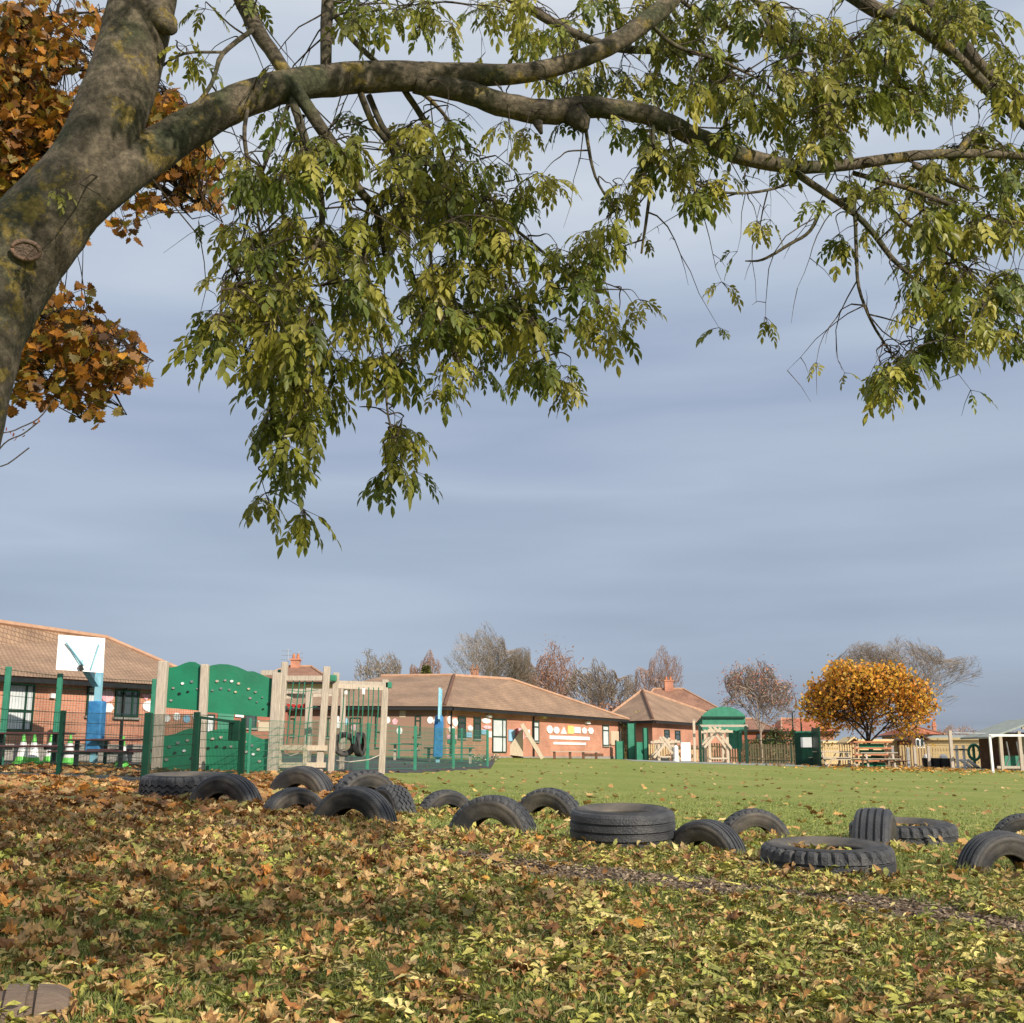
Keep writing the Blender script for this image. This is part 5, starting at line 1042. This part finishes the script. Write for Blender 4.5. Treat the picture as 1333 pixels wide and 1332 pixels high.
def compound(tip, d0, L_, col, tgt=None):
    """one pinnate leaf: arching rachis with opposite leaflets"""
    p = Vector(tip); dr = Vector(d0).normalized(); n = 6; side = dr.cross(Vector((0, 0, 1))); side = side.normalized() if side.length > .1 else Vector((1, 0, 0)); pts = [p.copy()]
    side = (Matrix.Rotation(random.uniform(-.9, .9), 3, dr) @ side)
    for k in range(n):
        dr = (dr + Vector((0, 0, -.22))).normalized(); p = p + dr*L_/n; pts.append(p.copy())
        if k >= 1 and k < n-1:
            for s in (-1, 1):
                if random.random() < .06: continue
                dd = (dr*.62 + side*s*.70 + Vector((random.gauss(0, .12), random.gauss(0, .12), -.38 + random.gauss(0, .12)))).normalized(); lp.append(tuple(p)); ld.append(tuple(dd)); lu.append(tuple(side.cross(dr)*1.0 + Vector((random.gauss(0, .35), random.gauss(0, .35), random.gauss(.3, .35))))); ls.append(L_*.34*random.uniform(.7, 1.2)); lc.append(col*random.uniform(.82, 1.2))
    lp.append(tuple(p)); ld.append(tuple(dr)); lu.append(tuple(side.cross(dr) + Vector((0, 0, .3)))); ls.append(L_*.38); lc.append(col*random.uniform(.85, 1.15))
    tw.tube(pts[::2], [.0022, .0016, .001, .0008][:len(pts[::2])], 3, False)
def bouquet(c, size=1., n=8, attach=True, src=None):
    col = GP[random.randrange(5)]*random.uniform(.8, 1.15)
    for k in range(n):
        a = random.uniform(0, 6.283); el = random.uniform(-.9, .35); compound(c, (math.cos(a)*math.cos(el), math.sin(a)*math.cos(el), math.sin(el)-.15), random.uniform(.11, .22)*size, col*random.uniform(.85, 1.15))
    if attach:
        ca = np.array(tuple(c)); src_ = NP if src is None else src; dd = np.linalg.norm(src_ - ca, axis=1) + np.maximum(0, ca[2] - src_[:, 2])*1.5 + rng.uniform(0, .15, len(src_)); j = int(np.argmin(dd)); A = Vector(src_[j])
        mid = A.lerp(c, .5) + Vector((random.gauss(0, .05), random.gauss(0, .05), .05)); L_ = (c-A).length
        if L_ > .03:
            q = [Vector(v) for v in spline([A, A.lerp(mid, .5) + Vector((random.gauss(0, .025), random.gauss(0, .025), .01)), mid, mid.lerp(c, .5) + Vector((random.gauss(0, .015), random.gauss(0, .015), .02)), c], 3)]; k_ = len(q)
            tw.tube(q, [(.005+.002*min(L_, 1))*(1-.7*i/(k_-1)) for i in range(k_)], 4, False)
        return mid
for px, py, rx, ry, d, den in CL_:
    n = max(1, int(round(rx*ry*3.14/590*den*(1.65 if py < 300 and px > 480 else 1))))
    if len(NP) > 3000: pass
    loc = []
    for k in range(n):
        a = random.uniform(0, 6.283); r = math.sqrt(random.random())*.85; c = T(px + rx*r*math.cos(a), py - (34 if py > 250 else 20) + ry*r*math.sin(a)*.9, d + random.uniform(-.55, .55)*min(1, rx/45))
        m_ = bouquet(c, random.uniform(.8, 1.1), random.choice((5, 6, 7, 8))); loc.append(tuple(c)); 
        if m_ is not None: loc.append(tuple(m_))
    NP = np.concatenate([NP, np.array(loc)])
# bare hanging twigs under the limbs
for k in range(120):
    p, rr_ = random.choice(NODES); 
    if p.z < 3.7: continue
    q = [p]; dr = Vector((random.gauss(0, .6), random.gauss(0, .6), random.gauss(-.15, .5))).normalized()
    for j in range(random.randint(4, 8)):
        dr = (dr + Vector((random.gauss(0, .22), random.gauss(0, .22), -.22 + random.gauss(0, .1)))).normalized(); q.append(q[-1] + dr*random.uniform(.08, .15))
    tw.tube(q, [.0055*(1-.8*i/(len(q)-1)) for i in range(len(q))], 4, False)
    if random.random() < .6: bouquet(q[-1], .8, random.choice((2, 3, 4)), False)
    for j in range(2): a_ = random.choice(q[1:]); e_ = Vector((random.gauss(0, .1), random.gauss(0, .1), random.gauss(-.08, .08))); tw.tube([a_, a_ + e_*.6, a_ + e_ + Vector((0, 0, -.03))], [.003, .002, .001], 3, False)
# crown above and behind the camera : its shade falls on the lawn
src = np.array([tuple(p) for L_ in BEH for p in L_])
for px, py, d in ((60, 300, 5), (110, 220, 5.1), (150, 130, 5.15), (180, 40, 5.2), (240, 170, 5.3), (300, 140, 5.4), (350, 118, 5.6), (430, 104, 5.8), (500, 100, 5.9), (560, 100, 6), (620, 98, 6.1), (700, 92, 6.1), (690, 145, 6.1), (760, 142, 6.2), (900, 178, 6.4), (30, 380, 4.9), (20, 300, 5)):
    for k in range(2 if px > 200 else (random.random() < .5)):
        c = T(px + random.gauss(0, 14), py, d) + sd*random.uniform(2.0, 3.6)  # unseen sprays added towards the sun to dapple trunk and limbs
        if (c.z - CZ)/max(c.y, .1) > .78: bouquet(c, 1., 6, True, src)
for gx, gy, rad_, n in ((-2.4, 6.8, 1.1, 24), (-1.2, 6.2, .9, 16), (-3.4, 8.6, 1.2, 22), (-.3, 7.2, .7, 12), (-4.2, 12, 1.6, 20), (-1.8, 9.2, .8, 10), (-6, 14, 2, 18), (-3.6, 5.6, .7, 8)):
    for k in range(int(n*1.8)):
        a = random.uniform(0, 6.283); r = rad_*math.sqrt(random.random()); t = random.uniform(10.5, 13.5) if gy < 10 else random.uniform(13, 16)
        c = Vector((gx + r*math.cos(a), gy + r*math.sin(a)*1.3, .35)) + sd*t
        bouquet(c, 1.15, 9, True, src)
for k in range(90):
    j = random.randrange(len(src)); c = Vector(src[j]) + Vector((random.gauss(0, .5), random.gauss(0, .5), random.gauss(-.1, .4)))
    r_ = c - Vector((0, 0, CZ))
    if c.y > .5 and r_.z/max(c.y, .1) < .85: continue
    bouquet(c, 1.1, 7, True, src)
tw.build('twigs', BARKT, ASH)
lp = np.array(lp); M = frames(np.array(ld), np.array(lu)) * (np.array(ls)*1.0)[:, None, None]
scatter('foliage', LEAFLET_V, LEAFLET_F, M, lp, np.clip(np.array(lc), .01, .9), LEAF, ASH)
print('ash leaflets', len(lp))
# ------------------------------------------------------------------ maple at left
MT = thing('maple_tree', 'autumn tree with orange brown lobed leaves behind the trunk at left', 'tree', GD(-420, 12))
mm_ = MB(); b0 = GD(-420, 12)
mm_.tube([b0, b0 + Vector((.1, 0, 2)), b0 + Vector((0, .1, 4)), b0 + Vector((.3, 0, 7)), b0 + Vector((.3, 0, 9))], [.3, .24, .2, .14, .05], 12); mm_.build('trunk', BARKM, MT, smooth=True)
mb_ = MB(); mt = MB(); MN = []
def mlimb(pts, r0, r1):
    q = spline(pts, 6); P = [T(*v) for v in q]; k = len(P); mb_.tube(P, [r0 + (r1-r0)*i/(k-1) for i in range(k)], 6); MN.extend(P)
for pts in ([(-400, 700, 12), (-200, 520, 12), (-40, 470, 11.8), (60, 470, 11.6), (130, 490, 11.5), (165, 540, 11.5)], [(-400, 600, 12), (-150, 430, 12), (0, 420, 11.6), (80, 410, 11.4), (150, 440, 11.2), (200, 470, 11)], [(-400, 500, 12), (-200, 330, 12), (-50, 270, 11.8), (60, 220, 11.5), (180, 215, 11.5), (250, 260, 11.3), (290, 290, 11.2)],
            [(-400, 350, 12), (-150, 200, 12), (0, 130, 12), (100, 90, 12), (200, 110, 11.8), (250, 150, 11.6)], [(-400, 200, 12), (-150, 60, 12), (0, 40, 12), (80, 20, 12), (140, 15, 12)], [(-100, 320, 12), (10, 170, 12), (60, 60, 12), (90, -40, 12)], [(-60, 420, 11.8), (60, 500, 11.6), (105, 545, 11.5)], [(60, 220, 11.5), (200, 240, 11.4), (250, 285, 11.4)]): mlimb(pts, .07, .005)
MNa = np.array([tuple(p) for p in MN]); ps = []; us = []
for px, py, rx, ry, n in ((30, 120, 62, 90, 1500), (20, 230, 60, 80, 1150), (75, 190, 42, 70, 700), (20, 30, 60, 40, 520), (85, 60, 34, 34, 90), (110, 20, 40, 16, 90), (60, 290, 60, 30, 300), (-60, 150, 60, 140, 900), (-60, 420, 60, 80, 600), (60, 430, 52, 42, 520), (110, 450, 56, 44, 560), (150, 478, 44, 30, 260), (90, 500, 54, 30, 260), (120, 532, 30, 16, 60), (30, 490, 26, 36, 160), (80, 380, 40, 14, 60), (215, 150, 34, 34, 330), (225, 205, 46, 26, 330), (255, 225, 34, 34, 220), (200, 262, 36, 18, 110), (270, 262, 26, 14, 60), (290, 292, 5, 5, 2), (165, 295, 24, 14, 36), (245, 180, 24, 20, 100)):
    k = int(n*1.25); a = rng.uniform(0, 6.283, k); r = np.sqrt(rng.random(k)) * (1 + .32*np.sin(a*5 + px) + .2*np.sin(a*11 + py)) * .97; cx_ = px + rx*r*np.cos(a); cy_ = py + ry*r*np.sin(a); dd = rng.uniform(10.7, 12.8, k)
    P = np.array([tuple(T(x, y, d)) for x, y, d in zip(cx_, cy_, dd)])
    hole = np.sin(cx_*.21 + 1.5*np.sin(cy_*.13))*np.sin(cy_*.24 + 1.3*np.sin(cx_*.11)) + rng.normal(0, .25, k); P = P[hole > -.38]; k = len(P); ps.append(P)
    for j in range(0, k, 4):
        c = P[j]; q = np.argmin(np.linalg.norm(MNa - c, axis=1) + rng.uniform(0, .3, len(MNa))); A = Vector(MNa[q]); C_ = Vector(c); mid = A.lerp(C_, .5) + Vector((0, 0, .08)); mt.tube([A, mid, C_], [.008, .005, .002], 3, False)
ps = np.concatenate(ps); k = len(ps); dr = rng.normal(0, 1, (k, 3)); dr[:, 2] = dr[:, 2]*.5 - .7
M = frames(dr, rng.normal(0, 1.1, (k, 3)) + [.2, -.6, .5])*(rng.uniform(.065, .125, (k, 1, 1)))
cl = pick([(.30, .13, .016), (.25, .10, .014), (.42, .20, .022), (.20, .085, .013), (.28, .19, .025), (.17, .13, .02), (.38, .15, .016)], k, .28)
mb_.build('limbs', BARKM, MT, smooth=True); mt.build('twigs', BARKM, MT); scatter('foliage', MAPLE_V, MAPLE_F, M, ps, cl, MAPLE, MT)
# thin reddish twigs at the left edge
P = GD(-60, 9); o = thing('sapling', 'thin bare sapling twigs with red buds at the left edge', 'sapling', P); m = MB()
for pts in ([(-60, 985, 9), (-40, 700, 9), (-10, 580, 9), (20, 560, 9), (50, 545, 9), (70, 520, 9)], [(-25, 620, 9), (5, 578, 9), (30, 565, 9), (52, 548, 9)], [(-40, 700, 9), (-20, 620, 9), (10, 604, 9), (38, 583, 9)]): m.tube([T(*v) for v in spline(pts, 4)], .006, 4, False)
m.build('stems', BARKT, o); ps = np.array([tuple(T(x, y, 9)) for x, y in ((8, 556), (12, 560), (18, 563), (32, 560), (33, 566), (46, 548), (47, 553), (22, 569), (51, 545))]); k = len(ps)
scatter('foliage', LEAFLET_V, LEAFLET_F, frames(rng.normal(0, 1, (k, 3)) + [0, 0, -1], rng.normal(0, 1, (k, 3)))*.045, ps, pick([(.5, .12, .1), (.35, .15, .1)], k), MAPLE, o)
# ------------------------------------------------------------------ fallen leaves and grass
def near_tyre(x, y):
    for P, r, _ in TY:
        if (x-P.x)**2 + (y-P.y)**2 < (r*1.0)**2: return True
    return False
def fall(n, xr, yr, dens, zlift=.01):
    x = rng.uniform(*xr, n); y = rng.uniform(*yr, n); keep = rng.random(n) < dens(x, y); return x[keep], y[keep]
def clump_noise(x, y): return .27 + .22*np.sin(x*5.3 + 2*np.sin(y*3.1))*np.sin(y*4.7 + 1.7*np.sin(x*4.1)) + .5*np.sin(x*1.9 + 1.3*np.sin(y*1.1 + 2))*np.sin(y*2.3 + 1.7*np.sin(x*1.3)) 
TANP = [(.50, .31, .12), (.42, .24, .08), (.60, .41, .19), (.30, .15, .05), (.52, .30, .10)]
BRNP = [(.34, .155, .05), (.42, .21, .075), (.23, .10, .035), (.50, .29, .11), (.52, .34, .15), (.52, .22, .04), (.30, .25, .08)]
YGP = [(.42, .40, .085), (.50, .46, .11), (.31, .33, .065), (.54, .46, .15), (.40, .34, .10), (.62, .52, .21), (.30, .18, .07), (.24, .25, .06)]
AV, AF = [], []
def compound_flat():
    V = []; Fc = []
    for k in range(4):
        for s in (-1, 1):
            i = len(V); x0 = .2 + .2*k; dx, dy = .45, .9*s; L_ = .36
            for (a, b, c) in LEAFLET_V[:6]: V.append((x0 + L_*(a*dx - b*dy), L_*(a*dy + b*dx), L_*c*2.5 + .04*math.sin(k*2 + s)))
            Fc.append((i, i+1, i+2, i+3)); Fc.append((i, i+3, i+4, i+5))
    i = len(V)
    for (a, b, c) in LEAFLET_V[:6]: V.append((.95 + .4*a, .4*b, .4*c*2))
    Fc += [(i, i+1, i+2, i+3), (i, i+3, i+4, i+5)]
    i = len(V); V += [(-.15, .012, 0), (1, .008, .01), (1, -.008, .01), (-.15, -.012, 0)]; Fc.append((i, i+1, i+2, i+3)); return V, Fc
CFV, CFF = compound_flat()
FL = thing('fallen_leaves', 'carpet of fallen tan, brown and yellow green leaves over the near lawn', 'leaves'); FL['kind'] = 'stuff'
def lay(tv, tf, x, y, size, pal, tilt, seed, lift=.012, crump=.08, zr=.02):
    k = len(x); 
    if k == 0: return
    z = gz(x, y) + lift + rng.uniform(0, zr, k); a = rng.uniform(0, 6.283, k); dr = np.stack([np.cos(a), np.sin(a), rng.normal(0, tilt, k)], 1); up = np.stack([rng.normal(0, tilt, k), rng.normal(0, tilt, k), np.ones(k)], 1)
    M = frames(dr, up)*(rng.uniform(size[0], size[1], (k, 1, 1))); scatter('leaf_layer', crumple(tv, crump, seed), tf, M, np.stack([x, y, z], 1), pick(pal, k, .22), DEAD, FL)
def in_view(x, y): return np.abs(x) < y*.48 + .6
def left_w(x, y): return 1/(1 + np.exp((x/np.maximum(y, 1)*9 + .9 + (y < 8)*.0)))          # 1 at far left
LIM = (3.9, 16.5)
def dens_band(x, y):      # thick near, thin past the tyre row except at left
    c = np.interp(x, pxs, pys); past = np.clip((y - c - 1.3 - 1.2*(x < -1)*(-x-1))/1.2, 0, 1); left = np.clip((-x - 1.5)/2.5, 0, 1)
    return (1 - past*(1 - left))*(1 - .97*np.array([path_mask(a, b, .52) for a, b in zip(x, y)]))
def sel(n, f, yr=LIM):
    y = yr[0] + (yr[1]-yr[0])*rng.random(n)**1.15; x = rng.uniform(-1, 1, n)*(y*.48 + .6); k = rng.random(n) < np.clip(f(x, y), 0, 1); return x[k], y[k]
for s in range(3):
    lay(LEAFLET_V, LEAFLET_F, *sel(20000, lambda x, y: dens_band(x, y)*(.35 + .75*clump_noise(x, y))*(1.05 - .6*left_w(x, y))), (.035, .075), YGP, .38, s+1, crump=.22)
    lay(LEAFLET_V, LEAFLET_F, *sel(8000, lambda x, y: dens_band(x, y)*(.3 + .7*clump_noise(x+3, y+1))), (.03, .07), TANP + BRNP[:2], .4, s+11, crump=.25)
    lay(MAPLE_V, MAPLE_F, *sel(2800, lambda x, y: dens_band(x, y)*(.18 + 1.1*left_w(x, y))*(.5 + .5*clump_noise(x+1, y+5))), (.04, .085), TANP, .36, s+21, crump=.25)
    lay(MAPLE_V, MAPLE_F, *sel(4700, lambda x, y: dens_band(x, y)*(left_w(x, y)*1.5)*(y > 5.2)*np.clip((y-5.5)/4, .15, 1)), (.04, .09), BRNP + TANP[:3] + YGP[:1], .4, s+31, crump=.28)
    lay(CFV, CFF, *sel(2600, lambda x, y: dens_band(x, y)*(1.1 - .8*left_w(x, y))*(y < 11)*(.3 + .7*clump_noise(x+7, y))), (.10, .19), YGP, .18, s+41, crump=.12, zr=.03)
lay(MAPLE_V, MAPLE_F, *sel(90, lambda x, y: dens_band(x, y)), (.06, .10), [(.58, .27, .04), (.60, .32, .06), (.5, .2, .05)], .3, 77, zr=.04)
# left bank towards the fence
x = rng.uniform(-14, -1.0, 15000); y = rng.uniform(13, 29, 15000); fy_ = np.interp(x, fx, fy); k = (y < fy_ - .5) & (np.abs(x) < y*.5) & (rng.random(15000) < np.clip((-x/np.maximum(y, 1)*5 - .35), 0, 1)); lay(MAPLE_V, MAPLE_F, x[k], y[k], (.13, .22), BRNP, .3, 51)
x = rng.uniform(-13, -4.0, 1500); y = rng.uniform(26, 34, 1500); lay(MAPLE_V, MAPLE_F, x, y, (.12, .2), BRNP, .3, 52)
# sparse leaves over the field
x = rng.uniform(-1, 1, 1500)*1.0; y = 9 + 50*rng.random(1500)**1.6; x = x*(y*.48 + 1); k = x > -.13*y; lay(MAPLE_V, MAPLE_F, x[k], y[k], (.07, .15), TANP + [(.6, .4, .12)], .35, 53)
x = rng.uniform(-1, 1, 2300); y = 9 + 9*rng.random(2300)**1.5; x = x*(y*.48 + 1); lay(LEAFLET_V, LEAFLET_F, x, y, (.06, .11), TANP + YGP, .4, 54)
c = GD(1140, 72); x = rng.normal(c.x, 3.2, 900); y = rng.normal(66, 4.5, 900); lay(MAPLE_V, MAPLE_F, x, y, (.12, .2), [(.7, .35, .05), (.6, .25, .04), (.6, .42, .15)], .3, 57)
# leaves inside and on the tyres
qx, qy = [], []
for P, r, _ in TY:
    for k in range(26): a = random.uniform(0, 6.28); rr = r*random.uniform(.05, .5); qx.append(P.x + rr*math.cos(a)); qy.append(P.y + rr*math.sin(a))
# drift against the tyres, camera side
for P, r, _ in TY:
    for k in range(150): qx.append(P.x + random.gauss(0, r*.75)); qy.append(P.y - abs(random.gauss(.05, .28)) - .1)
lay(LEAFLET_V, LEAFLET_F, np.array(qx), np.array(qy), (.06, .12), TANP + YGP, .5, 61, zr=.05, crump=.14)
qx, qy = [], []
for P, r, f in TY:
    if f == 0:
        for k in range(320): a = random.uniform(0, 6.28); rr = r*math.sqrt(random.random())*.62; qx.append(P.x + rr*math.cos(a)); qy.append(P.y + rr*math.sin(a))
lay(LEAFLET_V, LEAFLET_F, np.array(qx), np.array(qy), (.06, .12), TANP + YGP, .5, 62, lift=.08, zr=.09, crump=.14)
# stalks
k = 1500; x, y = sel(k, lambda x, y: dens_band(x, y)*(y < 11)); k = len(x); a = rng.uniform(0, 6.28, k)
scatter('stalks', [(0, .5, 0), (.5, 1, .06), (1, .2, .02), (1, -.4, .02), (.5, .2, .06), (0, -.5, 0)], [(0, 1, 4, 5), (1, 2, 3, 4)], frames(np.stack([np.cos(a), np.sin(a), 0*a], 1), np.tile([0, 0, 1.], (k, 1)))*np.array([.16, .0045, .2])[None, None, :]*rng.uniform(.7, 1.4, (k, 1, 1)), np.stack([x, y, gz(x, y)+.03], 1), pick([(.5, .42, .22), (.4, .25, .12)], k), DEAD, FL)
# bark chips lying along the path
n = 26000; x = rng.uniform(-7, 7, n); y = np.interp(x, pxs, pys) + rng.normal(0, .30, n); k = np.abs(x) < y*.48 + .6; x, y = x[k], y[k]; k = len(x); a = rng.uniform(0, 6.28, k)
o = scatter('bark_chips', [(-.5, -.25, 0), (.5, -.2, .1), (.45, .25, .15), (-.4, .2, .05)], [(0, 1, 2, 3)], frames(np.stack([np.cos(a), np.sin(a), rng.normal(0, .3, k)], 1), np.stack([rng.normal(0, .4, k), rng.normal(0, .4, k), np.ones(k)], 1))*rng.uniform(.015, .045, (k, 1, 1)), np.stack([x, y, gz(x, y)+.012], 1), pick([(.20, .14, .09), (.27, .19, .12), (.11, .08, .055), (.40, .31, .21)], k, .3), DEAD)
tag(o, 'dark bark chips scattered along the trodden path in front of the tyres', 'bark chips', kind='stuff')
# grass blades
def blades(n, y0, y1, hmin, hmax, w_, pw=1.5, keep=None):
    y = y0 + (y1-y0)*rng.random(n)**pw; x = rng.uniform(-1, 1, n)*(y*.48 + .6)
    kk = np.ones(n, bool) if keep is None else keep(x, y); x, y = x[kk], y[kk]; n = len(x)
    a = rng.uniform(0, 6.283, n); dr = np.stack([np.cos(a)*.45, np.sin(a)*.45, np.ones(n)], 1)
    return frames(dr, rng.normal(0, 1, (n, 3)))*np.stack([rng.uniform(hmin, hmax, n), np.full(n, w_), np.full(n, .02)], 1)[:, None, :], np.stack([x, y, gz(x, y) - .004], 1)
pm = lambda x, y: np.array([not path_mask(a, b, .42) for a, b in zip(x, y)])
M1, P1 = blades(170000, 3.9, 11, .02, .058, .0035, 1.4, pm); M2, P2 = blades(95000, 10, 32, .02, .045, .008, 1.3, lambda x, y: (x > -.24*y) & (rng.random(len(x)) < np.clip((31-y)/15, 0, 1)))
k = len(P1) + len(P2)
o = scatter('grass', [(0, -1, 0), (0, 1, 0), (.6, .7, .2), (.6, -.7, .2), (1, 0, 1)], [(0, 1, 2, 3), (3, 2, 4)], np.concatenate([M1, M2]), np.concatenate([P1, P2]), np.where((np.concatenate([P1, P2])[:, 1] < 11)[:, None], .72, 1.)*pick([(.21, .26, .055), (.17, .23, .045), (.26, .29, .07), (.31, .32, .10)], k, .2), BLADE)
tag(o, 'short green grass of the lawn showing between the leaves', 'grass', kind='stuff')
# tufts round tyres and in the flat tyre
qs = []
for P, r, _ in TY:
    for k in range(240): a = random.uniform(0, 6.28); rr = r*random.uniform(.75, 1.12); qs.append((P.x + rr*math.cos(a), P.y + rr*math.sin(a)*.7 - .06, 0))
qs = np.array(qs); k = len(qs); qs[:, 2] = gz(qs[:, 0], qs[:, 1]); a = rng.uniform(0, 6.283, k)
o = scatter('grass_tufts', [(0, -1, 0), (0, 1, 0), (.6, .7, .2), (.6, -.7, .2), (1, 0, 1)], [(0, 1, 2, 3), (3, 2, 4)], frames(np.stack([np.cos(a)*.4, np.sin(a)*.4, np.ones(k)], 1), rng.normal(0, 1, (k, 3)))*np.stack([rng.uniform(.05, .12, k), np.full(k, .005), np.full(k, .03)], 1)[:, None, :], qs, pick([(.15, .20, .04), (.22, .23, .07), (.3, .27, .1)], k, .2), BLADE)
tag(o, 'longer grass tufts growing round the feet of the tyres', 'grass', kind='stuff')
print('done')
